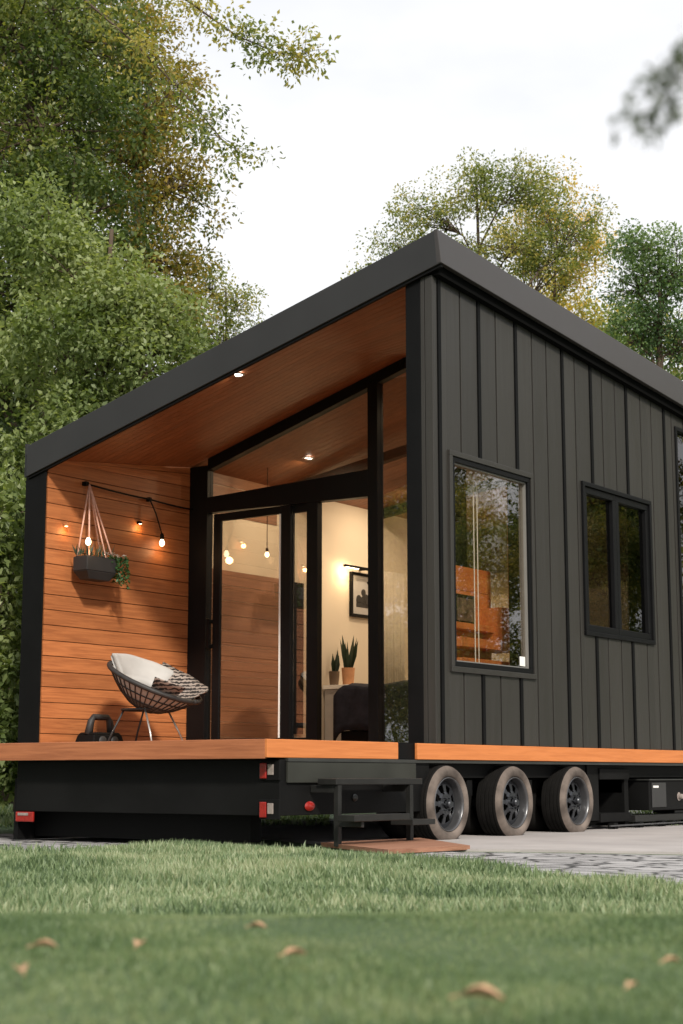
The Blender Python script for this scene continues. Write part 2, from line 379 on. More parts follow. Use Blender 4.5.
# ------------------------------------------------------------------ grass
def blades(name, n, amin, amax, hmin, hmax, w, mat, seed, accept=None, margin=1.0):
    rng = np.random.default_rng(seed)
    a = np.sqrt(rng.uniform(amin ** 2, amax ** 2, n)); hw = a * (341.5 / FPX) * 1.12 + margin
    b = rng.uniform(-1, 1, n) * hw
    v = 775 + EYE * 1627 / a; u = 341.5 + b / a * FPX
    if accept is not None:
        k = accept(u, v); a, b, u, v = a[k], b[k], u[k], v[k]
    n = len(a)
    patch = .8 + .35 * np.sin(a * 2.3 + 1.7 * np.sin(b * 1.9)) * np.cos(b * 2.7 + a)
    h = rng.uniform(hmin, hmax, n) * patch
    z0 = np.array([hgt(x, y) for x, y in zip(a, b)]) - .005
    fh = np.array(FH[:]); rt = np.array(RT[:])
    base = a[:, None] * fh + b[:, None] * rt; base[:, 2] = z0
    th = rng.uniform(0, 2 * np.pi, n); d = np.stack([np.cos(th), np.sin(th), 0 * th], 1)
    ph = rng.uniform(0, 2 * np.pi, n); lean = rng.uniform(.05, .55, n) * h
    ld = np.stack([np.cos(ph), np.sin(ph), 0 * ph], 1) * lean[:, None]
    ww = w * rng.uniform(.6, 1.2, n)
    up = np.zeros((n, 3)); up[:, 2] = h
    p0 = base - d * ww[:, None] / 2; p1 = base + d * ww[:, None] / 2
    m0 = base + up * .55 + ld * .35 - d * ww[:, None] * .4; m1 = base + up * .55 + ld * .35 + d * ww[:, None] * .4
    tp = base + up + ld
    V = np.stack([p0, p1, m1, m0, tp], 1).reshape(-1, 3)
    i = np.arange(n)[:, None] * 5
    quads = (i + np.array([0, 1, 2, 3])).astype(np.int32); tris = (i + np.array([3, 2, 4])).astype(np.int32)
    me = bpy.data.meshes.new(name); me.vertices.add(len(V)); me.vertices.foreach_set('co', V.ravel())
    nl = 7 * n; me.loops.add(nl); me.polygons.add(2 * n)
    li = np.concatenate([quads, tris], 1).ravel(); me.loops.foreach_set('vertex_index', li)
    st = (np.arange(n)[:, None] * 7 + np.array([0, 4])).ravel(); me.polygons.foreach_set('loop_start', st.astype(np.int32))
    me.update(calc_edges=True); me.validate(); me.materials.append(mat)
    o = bpy.data.objects.new(name, me); col.objects.link(o); o['kind'] = 'stuff'
    return o
EU = np.array([-80, 0, 60, 130, 200, 260, 320, 350, 400, 480, 560, 683, 760]); EV = np.array([855, 853, 853.5, 850, 848, 848, 851, 857, 863, 869, 877, 892, 899.])
blades('lawn_grass', 190000, 5.4, 14.5, .04, .115, .016, M['blade'], 3, lambda u, v: v > np.interp(u, EU, EV) + np.random.default_rng(1).normal(0, 1.2, len(u)))
blades('bank_turf', 90000, 1.7, 4.1, .010, .024, .004, M['blade_short'], 4, None, .3)
blades('far_lawn_grass', 60000, 20, 46, .05, .10, .03, M['blade'], 5, lambda u, v: (u < 330) | (u > 380), .5)
def fallen_leaf(u, v, s, rz, label):
    # drop onto the bank
    for _ in range(1):
        z = .318 + .03
        p = ground_px(u, v, z)
    mb = MB()
    pr = [(-1, 0, .0), (-.55, .42, .16), (0, .55, .2), (.5, .35, .12), (1, 0, -.02), (.5, -.35, .14), (0, -.55, .22), (-.55, -.42, .15), (0, 0, .02)]
    c, sn = math.cos(rz), math.sin(rz)
    vs = [(x * c * s - y * sn * s, x * sn * s + y * c * s, z2 * s * 2.4 - .002) for x, y, z2 in pr]
    mb.add([(p.x + x, p.y + y, p.z + z3) for x, y, z3 in vs], [(8, i, (i + 1) % 8) for i in range(8)])
    mb.tube([(p.x - c * s, p.y - sn * s, p.z), (p.x - 1.5 * c * s, p.y - 1.5 * sn * s, p.z - .004)], .0012, 5)
    o = mb.build('fallen_leaf', M['oakdead'], origin=p)
    sm = o.modifiers.new('thick', 'SOLIDIFY'); sm.thickness = .0015
    tag(o, label, 'leaf', 'dry leaves lying on the short turf')
for u, v, s, rz, l in ((482, 996, .030, .3, 'largest dry orange brown leaf on the blurred turf, right of centre'),
                       (295, 953, .020, 1.1, 'small tan leaf on the blurred turf near the middle'),
                       (140, 944, .019, 2.0, 'brown leaf on the blurred turf, right one of the upper left pair'),
                       (45, 945, .021, .6, 'tan leaf on the blurred turf, left one of the upper left pair'),
                       (20, 970, .021, 2.6, 'tan leaf nearest the lower left edge of the turf'),
                       (632, 985, .013, 1.5, 'small dull leaf low on the turf right of the largest leaf'),
                       (672, 960, .014, .9, 'small dull leaf on the turf close to the right edge'),
                       (258, 926, .018, .2, 'faint tan leaf high on the turf near its far edge')):
    fallen_leaf(u, v, s, rz, l)

# ------------------------------------------------------------------ tiny house
XR, XL = -8.60, -14.50          # outer faces of the long walls
XI, XRI = -14.15, -8.93         # inner faces
YF, YG, YB = 13.12, 15.73, 23.0 # porch mouth, glass wall, back
ZD = .93
H = thing('tiny_house', (-11.5, 13.1, 0), 'dark tiny house on wheels with slanted roof, open cedar porch and glass doors', 'tiny house')
def topR(y): return 6.075 - .0745 * (y - 13.06)
def ceil(x, y):
    s = (x - XI); f = 4.37 + .259 * s
    g = min(4.68 + .28 * s, 5.655 + .02 * (x + 10.69))
    if y <= YG:
        t = max(0, (y - YF) / (YG - YF)); return f * (1 - t) + g * t
    L = 4.62 + (5.05 - 4.62) * s / 5.25; t = (y - YG) / (YB - YG)
    return g * (1 - t) + L * t
# left wall: structure + siding boards
w = MB()
w.hexa([(XL, YF, .40), (XI - .03, YF, .40), (XI - .03, YB, .40), (XL, YB, .40)], [(XL, YF, 4.25), (XI - .03, YF, 4.34), (XI - .03, YB, 4.6), (XL, YB, 4.5)])
left_wall = w.build('left_wall', M['black'], H)
w = MB(); z = ZD; k = 0
while z < 4.8:
    zt = z + .179
    f0, f1 = ceil(XI, YF + .02), ceil(XI, YG)
    if z < f1:
        w.hexa([(XI - .028, YF + .02, min(z, f0)), (XI, YF + .02, min(z + .002, f0)), (XI, YG - .02, min(z + .002, f1)), (XI - .028, YG - .02, min(z, f1))],
               [(XI - .028, YF + .02, min(zt, f0)), (XI - .004, YF + .02, min(zt - .003, f0)), (XI - .004, YG - .02, min(zt - .003, f1)), (XI - .028, YG - .02, min(zt, f1))])
    z += .183
w.build('cedar_siding', M['siding'], H)
# interior wainscot on the left wall and plaster above
w = MB(); z = ZD
while z < 3.25:
    w.box(XI - .028, XI - .002, YG + .12, 17.78, z, z + .194); z += .204
z = 4.12
while z < 4.7: w.box(XI - .028, XI - .002, YG + .12, 17.52, z, min(z + .194, 4.68)); z += .204
w.build('wood_wainscot', M['wainscot'], H)
for yb_ in (17.55, 19.9):
    w = MB(); w.hexa([(XI, yb_, ceil(XI, yb_) - .13), (XRI, yb_, ceil(XRI, yb_) - .13), (XRI, yb_ + .12, ceil(XRI, yb_) - .13), (XI, yb_ + .12, ceil(XI, yb_) - .13)], [(XI, yb_, ceil(XI, yb_) - .002), (XRI, yb_, ceil(XRI, yb_) - .002), (XRI, yb_ + .12, ceil(XRI, yb_) - .002), (XI, yb_ + .12, ceil(XI, yb_) - .002)]); w.build('ceiling_beam', M['black'], H)
w = MB(); w.box(XI - .03, XI - .012, YG + .1, YB - .12, ZD, 4.9); w.build('inner_left_wall', M['plaster'], H)
w = MB(); w.box(XI - .012, XI + .02, 17.80, 18.12, 1.2, 3.35); w.build('tall_panel', M['chassis'], H, .004)
w = MB(); w.box(XI - .1, XRI, YB - .12, YB, ZD, 5.4); w.build('back_wall', M['plaster'], H)
w = MB(); w.box(XI, XRI, 22.5, YB - .122, 3.95, 5.3); w.build('reflection_panel', M['floorwood'] if 0 else simple('dark_reflection', (.05, .035, .022), .4), H)  # added dark panel imitating the foliage reflection high in the side pane
w = MB(); w.box(XL, XR, YB, YB + .1, .4, 5.3); w.build('rear_cladding', M['black'], H)
w = MB(); w.box(XI, XRI, YG + .1, YB - .12, ZD - .05, ZD + .01); w.build('floor', M['floorwood'], H)
# ceiling boards, following the roof
w = MB(); y = YF - .02
while y < YB - .12:
    y1 = min(y + .118, YB - .12)
    xs = [XI - .02, -12.8, -11.6, -10.7, -9.8, XRI + .02]
    for i in range(len(xs) - 1):
        a, b = xs[i], xs[i + 1]
    vs = []; fs = []
    for x in xs:
        for yy, dz in ((y, 0), (y1 - .006, 0), (y1 - .006, .02), (y, .02)): vs.append((x, yy, ceil(x, yy) + dz))
    for i in range(len(xs) - 1):
        for q in range(4): fs.append((i * 4 + q, i * 4 + (q + 1) % 4, (i + 1) * 4 + (q + 1) % 4, (i + 1) * 4 + q))
    w.add(vs, fs); y += .118
w.build('ceiling', M['ceiling'], H)
# roof slab
w = MB(); xs = [XL - .03, XI, -12.8, -11.6, -10.7, -9.8, XRI + .02, XR]; ys = [YF, 14, 15, YG, 17, 19, 21, YB + .1]
def rz(x, y): return ceil(min(max(x, XI), XRI), y) + .024 if x > XL else ceil(XI, y) - .06
nx = len(xs); vs = [(x, y, rz(x, y)) for y in ys for x in xs] + [(x, y, rz(x, y) + .09) for y in ys for x in xs]; o = nx * len(ys); fs = []
for j in range(len(ys) - 1):
    for i in range(nx - 1):
        q = (j * nx + i, j * nx + i + 1, (j + 1) * nx + i + 1, (j + 1) * nx + i); fs.append(q[::-1]); fs.append(tuple(p + o for p in q))
for j in range(len(ys) - 1):
    for i in (0, nx - 1): fs.append((j * nx + i, (j + 1) * nx + i, (j + 1) * nx + i + o, j * nx + i + o))
for i in range(nx - 1):
    for j in (0, len(ys) - 1): fs.append((j * nx + i, j * nx + i + 1, j * nx + i + 1 + o, j * nx + i + o))
w.add(vs, fs); roof = w.build('roof', M['fascia'], H)
# fascias
yo = 13.06; XF = -8.52
w = MB()
w.hexa([(-14.452, yo, 4.19), (-8.452, yo, 5.715), (-8.452, yo + .06, 5.715), (-14.452, yo + .06, 4.19)], [(-14.452, yo, 4.57), (-8.50, yo, 6.075), (-8.50, yo + .06, 6.075), (-14.452, yo + .06, 4.57)])
w.build('front_fascia', M['fascia'], roof, .006)
w = MB()
w.hexa([(-14.44, yo + .02, 4.165), (-8.47, yo + .02, 5.68), (-8.47, yo + .055, 5.68), (-14.44, yo + .055, 4.165)], [(-14.44, yo + .02, 4.192), (-8.47, yo + .02, 5.71), (-8.47, yo + .055, 5.71), (-14.44, yo + .055, 4.192)])
w.build('fascia_drip', M['black'], roof)
w = MB(); ya, yb = yo - .0, YB + .12
def ft(y): return topR(y)
def fb(y): return 5.715 - .0745 * (y - 13.06)
w.hexa([(-8.51, ya - .001, fb(ya)), (-8.45, ya - .001, fb(ya)), (-8.45, yb, fb(yb)), (-8.51, yb, fb(yb))], [(-8.54, ya - .001, ft(ya) + .003), (-8.498, ya - .001, ft(ya) + .003), (-8.498, yb, ft(yb) + .003), (-8.54, yb, ft(yb) + .003)])
w.build('side_fascia', simple('side_fascia_metal', (.040, .036, .035), .42, 0, .06, 1.5, .03, 4, .35), roof, .006)
w = MB(); w.hexa([(XR, YF, fb(YF) - .09), (XF - .002, YF, fb(YF) - .09), (XF - .002, yb, fb(yb) - .09), (XR, yb, fb(yb) - .09)], [(XR, YF, fb(YF) + .03), (XF - .002, YF, fb(YF) + .03), (XF - .002, yb, fb(yb) + .03), (XR, yb, fb(yb) + .03)])
w.build('soffit_gap', M['gap'], roof)
# left fascia
w = MB(); w.box(XL - .06, XL - .032, yo + .07, YB + .1, 4.205, 4.62); w.build('left_fascia', M['fascia'], roof)
# left post cap and right post
w = MB(); w.box(XL + .003, XI + .003, YF - .02, YF - .001, ZD, 4.30); w.build('corner_post', M['black'], H, .004)
w = MB(); w.box(XRI, -8.75, YF - .0, YF + .08, .76, 5.60); w.build('corner_post', M['black'], H, .004)
w = MB()
for a, b in ((-8.747, -8.702), (-8.695, -8.603)): w.box(a, b, YF - .001, YF + .02, ZD, 5.63)
w.build('corner_trim', M['trim'] if 0 else M['clad'], H, .004)
# right wall
W1 = (13.37, 15.05, 1.635, 3.865); W2 = (16.18, 17.95, 2.19, 3.96)
def wall_boxes(mb, x0, x1, y0, y1, z0, top, wins):
    ws = sorted(wins); y = y0
    for (a, b, c, d) in ws:
        if a > y: mb.hexa([(x0, y, z0), (x1, y, z0), (x1, a, z0), (x0, a, z0)], [(x0, y, top(y)), (x1, y, top(y)), (x1, a, top(a)), (x0, a, top(a))])
        a0, b0 = max(a, y0), min(b, y1)
        if c > z0: mb.box(x0, x1, a0, b0, z0, c)
        mb.hexa([(x0, a0, d), (x1, a0, d), (x1, b0, d), (x0, b0, d)], [(x0, a0, top(a0)), (x1, a0, top(a0)), (x1, b0, top(b0)), (x0, b0, top(b0))])
        y = b
    if y < y1: mb.hexa([(x0, y, z0), (x1, y, z0), (x1, y1, z0), (x0, y1, z0)], [(x0, y, top(y)), (x1, y, top(y)), (x1, y1, top(y1)), (x0, y1, top(y1))])
W3 = (18.74, 19.75, 1.0, 5.05)
w = MB(); wall_boxes(w, XRI + .02, XR - .022, YF + .03, YB, ZD - .02, lambda y: fb(y) + .02, [W1, W2, W3]); w.build('right_wall', M['gap'], H)
w = MB(); wall_boxes(w, XRI, XRI + .018, YG + .1, YB - .12, ZD, lambda y: fb(y) - .02, [W2, W3]); w.build('inner_right_wall', M['plaster'], H)
w = MB(); w.box(XRI - .003, XRI + .018, YF + .09, 13.34, ZD, 5.6); w.box(XRI - .003, XRI + .018, 15.08, YG - .01, ZD, 5.6)
w.box(XRI - .003, XRI + .018, 13.34, 15.08, ZD, 1.62); w.box(XRI - .003, XRI + .018, 13.34, 15.08, 3.88, 5.6); w.build('porch_lining', M['siding'], H)
seams = [(13.12, 0), (13.23, 1), (13.63, 0), (13.99, 1), (14.34, 0), (14.75, 1), (15.11, 0), (15.43, 0), (15.79, 1), (16.09, 0), (16.47, 1), (16.76, 0), (17.09, 0), (17.38, 1), (17.77, 0), (18.07, 0), (18.43, 1), (18.66, 0),
         (19.0, 0), (19.4, 1), (19.8, 0), (20.2, 0), (20.6, 1), (21.0, 0), (21.4, 0), (21.8, 1), (22.2, 0), (22.6, 0), (23.0, 0)]
w = MB(); bt = MB()
def panel(mb, y0, y1, z0, zt0, zt1, x0=XR - .022, x1=XR):
    mb.hexa([(x0, y0, z0), (x1, y0, z0), (x1, y1, z0), (x0, y1, z0)], [(x0, y0, zt0), (x1, y0, zt0), (x1, y1, zt1), (x0, y1, zt1)])
for i in range(len(seams) - 1):
    y0 = seams[i][0] + (.034 if seams[i][1] else .012); y1 = seams[i + 1][0] - (.034 if seams[i + 1][1] else .012)
    cuts = [y0, y1]
    for W in (W1, W2, W3):
        for e in W[:2]:
            if y0 < e < y1: cuts.append(e)
    cuts.sort()
    for a, b in zip(cuts[:-1], cuts[1:]):
        if b - a < .01: continue
        m = (a + b) / 2; hit = [W for W in (W1, W2, W3) if W[0] < m < W[1]]
        T0, T1 = fb(a) - .07, fb(b) - .07
        if hit:
            W = hit[0]; panel(w, a, b, ZD, W[2], W[2]); panel(w, a, b, W[3], T0, T1)
        else: panel(w, a, b, ZD, T0, T1)
    if seams[i][1]:
        s = seams[i][0]; hit = [W for W in (W1, W2, W3) if W[0] < s < W[1]]
        rngs = [(ZD, hit[0][2]), (hit[0][3], fb(s) - .07)] if hit else [(ZD, fb(s) - .07)]
        for z0, z1 in rngs: bt.box(XR - .02, XR + .012, s - .026, s + .026, z0 + .002, z1 - .002)
w.build('cladding', M['clad'], H, .0025)
bt.build('batten', M['black'], H, kind=None)

def ring(mb, x0, x1, y0, y1, z0, z1, t):
    mb.box(x0, x1, y0, y1, z0, z0 + t); mb.box(x0, x1, y0, y1, z1 - t, z1); mb.box(x0, x1, y0, y0 + t, z0 + t, z1 - t); mb.box(x0, x1, y1 - t, y1, z0 + t, z1 - t)
# window 1: tall picture window
a, b, c, d = W1
t = MB(); ring(t, XR - .09, XR + .03, a, b, c, d, .055); win = t.build('window', M['clad'], H, .004, label='tall picture window with grey outer trim')
t = MB(); ring(t, XR - .10, XR + .015, a + .058, b - .058, c + .058, d - .058, .05); t.build('frame', M['frame'], win, .003)
t = MB(); ring(t, XR - .10, XR - .012, a + .11, b - .11, c + .11, d - .11, .012); t.build('pane_edge_strip', M['trim'], win)
t = MB(); t.box(XR - .05, XR - .042, a + .115, b - .115, c + .115, d - .115); t.build('pane', M['glass_win'], win)
t = MB(); t.box(XR - .041, XR - .039, b - .25, b - .14, c + .135, c + .235); t.build('sticker', M['white'], win)
# window 2: two sashes
a, b, c, d = W2
t = MB(); ring(t, XR - .09, XR + .03, a, b, c, d, .05); win2 = t.build('window', M['frame'], H, .004, label='dark two sash window')
mid = 17.03
for y0, y1 in ((a + .052, mid - .002), (mid + .002, b - .052)):
    t = MB(); ring(t, XR - .08, XR + .006, y0, y1, c + .053, d - .053, .075); s_ = t.build('sash', M['frame'], win2, .006)
    t = MB(); t.box(XR - .05, XR - .042, y0 + .07, y1 - .07, c + .12, d - .12); t.build('pane', M['glass_dark'], win2)
a, b, c, d = W3
t = MB(); ring(t, XR - .09, XR + .02, a, b, c, d, .05); win3 = t.build('window', M['frame'], H, .004, label='narrow window at the far end of the side wall')
t = MB(); t.box(XR - .05, XR - .042, a + .04, b - .04, c + .04, d - .04); t.build('pane', M['glass_dark'], win3)

# ------------------------------------------------------------------ glass wall with sliding doors (plane Y = YG)
gy0, gy1 = YG - .06, YG + .06
def gtop(x): return ceil(x, YG)
gw = MB()
gw.box(XI, -13.84, gy0, gy1, ZD, gtop(XI) - .012)
gw.hexa([(-13.84, gy0, gtop(-13.84) - .17), (-10.70, gy0, gtop(-10.7) - .15), (-10.70, gy1, gtop(-10.7) - .15), (-13.84, gy1, gtop(-13.84) - .17)],
        [(-13.84, gy0, gtop(-13.84) - .012), (-10.70, gy0, gtop(-10.7) - .012), (-10.70, gy1, gtop(-10.7) - .012), (-13.84, gy1, gtop(-13.84) - .012)])
gw.box(-10.70, XRI, gy0, gy1, gtop(-10.7) - .15, gtop(-10.7) - .012)
gw.box(-11.235, -11.09, gy0 - .01, gy1, ZD, gtop(-11.235) - .1)            # mullion
gw.hexa([(-13.84, gy0 - .004, 4.03), (-11.235, gy0 - .004, 3.98), (-11.235, gy1, 3.98), (-13.84, gy1, 4.03)], [(-13.84, gy0 - .004, 4.235), (-11.235, gy0 - .004, 4.315), (-11.235, gy1, 4.315), (-13.84, gy1, 4.235)])
gw.box(-13.84, -11.235, gy0 - .012, gy0 + .04, 3.90, 4.028) if 0 else None
gw.box(-13.84, -11.235, gy0, gy1, ZD, ZD + .075)
gw.box(-11.09, XRI, gy0, gy1, ZD, ZD + .075)
gw.box(-10.0, -9.9, gy0, gy1, ZD + .075, gtop(-10.7) - .15)
DF = gw.build('door_surround', M['frame'], H, .004)
# fixed panes
g = MB(); g.hexa([(-13.84, YG, 4.23), (-11.235, YG, 4.31), (-11.235, YG + .008, 4.31), (-13.84, YG + .008, 4.23)], [(-13.84, YG, gtop(-13.84) - .16), (-11.235, YG, gtop(-11.235) - .14), (-11.235, YG + .008, gtop(-11.235) - .14), (-13.84, YG + .008, gtop(-13.84) - .16)])
g.build('transom_pane', M['glass'], H)
g = MB(); g.box(-11.09, -10.0, YG, YG + .008, ZD + .07, gtop(-11.0) - .14); g.build('side_pane', M['glass'], H)
g = MB(); g.box(-9.9, XRI, YG, YG + .008, ZD + .07, gtop(-10.7) - .14); g.build('side_pane', M['glass'], H)
# sliding door leaves
zt = 4.0
door = MB(); Y0, Y1 = YG - .05, YG - .005
door.box(-13.73, -13.61, Y0, Y1, ZD + .08, zt); door.box(-12.60, -12.45, Y0, Y1, ZD + .08, zt)
door.box(-13.61, -12.60, Y0, Y1, ZD + .08, ZD + .155); door.box(-13.61, -12.60, Y0, Y1, 3.90, zt)
door_o = door.build('sliding_door', M['frame'], H, .004)
g = MB(); g.box(-13.61, -12.60, YG - .03, YG - .022, ZD + .15, 3.91); g.build('pane', M['glass'], door_o)
g = MB(); g.box(-12.625, -12.603, Y0 - .004, Y1, ZD + .156, 3.898); g.build('pane_edge_strip', M['white'], door_o)  # white strip painted in as the highlight along the pane edge
g = MB(); g.box(-13.79, -13.745, Y0 - .05, Y0 - .03, 2.25, 2.62); g.box(-13.79, -13.745, Y0 - .03, Y0 + .04, 2.57, 2.62); g.box(-13.79, -13.745, Y0 - .03, Y0 + .04, 2.25, 2.30); g.build('handle', M['frame'], door_o, .003)
door2 = MB(); Y0, Y1 = YG + .005, YG + .05
door2.box(-12.19, -12.02, YG - .05, Y1, ZD + .08, zt); door2.box(-12.45, -12.19, Y0, Y1, ZD + .08, ZD + .155); door2.box(-12.45, -12.19, Y0, Y1, 3.90, zt)
door2.box(-12.60, -12.452, Y0, Y1, ZD + .08, zt)
d2 = door2.build('sliding_door', M['frame'], H, .004)
g = MB(); g.box(-12.45, -12.19, YG + .02, YG + .028, ZD + .15, 3.91); g.build('pane', M['glass'], d2)
g = MB(); g.box(-13.84, -13.731, YG + .02, YG + .028, ZD + .07, 4.04); g.build('side_pane', M['glass'], H)

# ------------------------------------------------------------------ deck
DY = 10.54
w = MB(); w.box(XL, XR - .03, DY + .03, YF + .2, ZD - .05, ZD); 
for i in range(17): pass
w2 = MB(); y = DY + .032
while y < YG - .06:
    w2.box(XL, -8.632 if y < 12.5 else XRI - .004, y, y + .132, ZD - .03, ZD - .002); y += .14
w2.build('deck_boards', M['deckwood'], H)
w = MB(); w.box(XL, XR - .031, DY, DY + .03, .765, ZD); w.build('deck_front_board', M['deckwood'], H, .005)
w = MB(); w.box(XR - .03, XR, DY, 12.47, .775, ZD); w.build('deck_side_board', M['deckwood_sunlit'], H, .005)
w = MB(); w.box(XR + .0, XR + .035, 12.74, 23.1, .775, ZD - .003); w.build('deck_side_board', M['deckwood_sunlit'], H, .005)
w = MB(); w.box(XR - .03, XR - .002, 12.47, YF - .05, .775, ZD); w.build('joint_plate', M['black'], H)

# ------------------------------------------------------------------ trailer
w = MB(); w.box(-8.68, XR + .02, 10.80, 23.1, .742, .772); w.build('chassis_rail', M['rail'], H, .003)
w = MB()
w.box(-11.85, -8.61, 10.72, 13.0, .29, .76)       # front box
w.box(-14.47, -9.3, 13.2, 22.9, .36, .80)         # belly
w.box(-9.1, -8.72, 12.4, 22.9, .60, .742)         # side beam
w.box(-14.47, -11.9, 13.2, 13.3, .02, .36)
for y in (13.9, 15.1, 16.35, 17.3, 18.2, 20.3): w.box(-13.5, -8.75, y, y + .1, .42, .58)
w.box(-9.6, -8.7, 16.35, 16.62, .12, .74); w.box(-8.95, -8.68, 16.62, 17.35, .58, .70)
w.box(-8.95, -8.68, 16.62, 17.38, .10, .20); w.box(-9.8, -8.72, 17.3, 17.40, .05, .6); w.box(-9.8, -9.4, 16.7, 17.2, .2, .45)
w.build('chassis', M['chassis'], H, .005)
w = MB(); w.box(-11.83, -9.12, 10.95, 11.10, 0.05, .30); w.box(-11.9, -11.84, 10.74, 12.9, 0.02, .6); w.build('lower_skirt', M['black'], H)
w = MB(); w.box(-8.608, -8.585, 10.80, 12.74, .565, .738); w.build('side_panel', M['beam'], H, .003)
# axles
w = MB()
for cy in (13.28, 14.47, 15.74): w.tube([(-13.6, cy, .35), (-8.75, cy - .07, .35)], .05, 12)
w.build('axle', M['chassis'], H, smooth=True)
# utility box & lower rails
w = MB(); w.box(-9.3, -8.60, 17.70, 20.2, .215, .565); ub = w.build('utility_box', M['chassis'], H, .008)
w = MB(); w.box(-9.3, -8.58, 17.68, 20.25, .567, .582); ub2 = w.build('box_lid', M['rail'], ub, .002)
w = MB(); w.box(-8.592, -8.585, 17.79, 17.93, .48, .505); w.build('sticker', M['white'], ub)
w = MB(); w.box(-8.598, -8.588, 17.76, 18.14, .25, .54); w.build('hatch', simple('hatch_plate', (.03, .03, .03), .5), ub, .004)
for y in (18.52, 18.80):
    w = MB(); w.lathe([(0, .05), (.028, .05), (.034, .03), (.034, 0), (.052, -.002), (.052, -.012)], (-8.595, y, .37), 'X', 20); w.build('knob', M['lens'], ub, smooth=False)
w = MB(); w.box(-8.9, -8.66, 17.44, 19.9, .085, .165); w.box(-9.0, -8.7, 18.6, 19.9, .165, .2); w.build('lower_rail', M['steel'], H, .004)
w = MB(); w.box(-8.62, -8.60, 16.7, 19.9, .052, .068); w.build('ground_rail', M['rimlip'], H)
for y in (16.85, 17.5, 18.1, 18.8):
    w = MB(); w.box(-8.72, -8.63, y, y + .09, .02, .09); w.build('jack_foot', M['chassis'], H, .004)

def make_wheel(cy, cz=.352, x=-8.53, first=True):
    t = MB()
    prof = [(.250, -.012), (.256, .006), (.270, .015), (.295, .021), (.32, .017), (.342, .003), (.355, -.02)]
    t.lathe([(a * 1.03, b) for a, b in prof], (x, cy, cz), 'X', 56)
    ty = t.build('wheel', M['tyre'], H, smooth=True, origin=(x, cy, cz))
    t = MB(); n = 56
    prof = [(.355, -.02), (.3605, -.035), (.3605, -.05), (.354, -.052), (.354, -.062), (.362, -.064), (.363, -.095), (.356, -.097), (.356, -.107), (.363, -.109), (.362, -.14), (.354, -.142), (.354, -.152), (.3605, -.154), (.3605, -.19), (.354, -.192), (.354, -.2), (.36, -.202), (.355, -.245), (.33, -.265), (.22, -.265)]
    t.lathe([(a * 1.03, b) for a, b in prof], (x, cy, cz), 'X', n)
    t.build('tread', M['tread'], ty)
    t = MB(); t.lathe([(.260, -.004), (.254, .009), (.246, .002), (.238, -.02), (.233, -.1)], (x, cy, cz), 'X', 48); t.build('rim_lip', M['rimlip'], ty, smooth=True)
    # disc with eight slots
    t = MB(); ns = 64; radii = [(.045, -.03), (.10, -.032), (.120, -.044), (.188, -.060), (.208, -.07), (.236, -.085)]
    vs = []; fs = []
    for r_, h in radii:
        for k in range(ns):
            a_ = 2 * math.pi * k / ns; vs.append((x + h, cy + r_ * math.cos(a_), cz + r_ * math.sin(a_)))
    for i in range(len(radii) - 1):
        for k in range(ns):
            if i in (2,) and (k % 8) in (1, 2, 3, 4, 5): continue
            if i in (1, 3) and (k % 8) in (2, 3, 4) and i == 1: continue
            fs.append((i * ns + k, i * ns + (k + 1) % ns, (i + 1) * ns + (k + 1) % ns, (i + 1) * ns + k))
    t.add(vs, fs); rm = t.build('rim', M['rim'], ty, smooth=False)
    so = rm.modifiers.new('thick', 'SOLIDIFY'); so.thickness = .008; so.offset = 1
    t = MB(); t.lathe([(.24, -.13), (0, -.13)], (x, cy, cz), 'X', 24); t.build('drum', M['gap'], ty)
    t = MB(); t.lathe([(0, .03), (.03, .03), (.038, .018), (.04, -.02)], (x, cy, cz), 'X', 20)
    for k in range(6):
        a_ = 2 * math.pi * k / 6; t.lathe([(0, .0), (.010, .0), (.010, -.024)], (x, cy + .065 * math.cos(a_), cz + .065 * math.sin(a_)), 'X', 6)
    t.build('hub', M['rim'], ty, smooth=False)
    return ty
for cy in (13.22, 14.47, 15.80):
    wh = make_wheel(cy)
    # inner twin tyre
    t = MB(); x = -8.93
    t.lathe([(.205, 0), (.25, .018), (.325, .012), (.352, -.02), (.352, -.20), (.32, -.24), (.21, -.24), (.0, -.2)], (x, cy, .355), 'X', 40); t.build('inner_tyre', M['tread'], H, smooth=True)

# tail lights, marker
for zt_ in (.60, .275):
    w = MB(); w.box(-8.82, -8.60, 10.70, 10.722, zt_ - .015, zt_ + .15); tl = w.build('tail_light', M['chassis'], H, .004)
    w = MB(); w.box(-8.805, -8.735, 10.685, 10.702, zt_, zt_ + .13); w.build('red_lens', M['red'], tl, .006)
    w = MB(); w.box(-8.722, -8.66, 10.69, 10.702, zt_ + .03, zt_ + .12); w.build('clear_lens', M['lens'], tl, .004)
w = MB(); w.lathe([(0, .02), (.03, .016), (.042, 0)], (-8.598, 11.12, .365), 'X', 20); w.v = [(a, 11.12 + (b - 11.12) * 1.7, c) for a, b, c in w.v]; w.build('side_marker', M['red'], H, smooth=True)
w = MB(); w.lathe([(0, .02), (.02, .018), (.028, .01), (.034, 0)], (-8.598, 11.78, .43), 'X', 18); w.build('filler_cap', M['rail'], H, smooth=True)
w = MB(); w.box(-11.84, -11.60, 10.70, 10.73, .19, .285); rl = w.build('reflector', M['red'], H, .01)
w = MB(); w.box(-11.80, -11.66, 10.694, 10.702, .25, .275); w.build('clear_strip', M['lens'], rl)

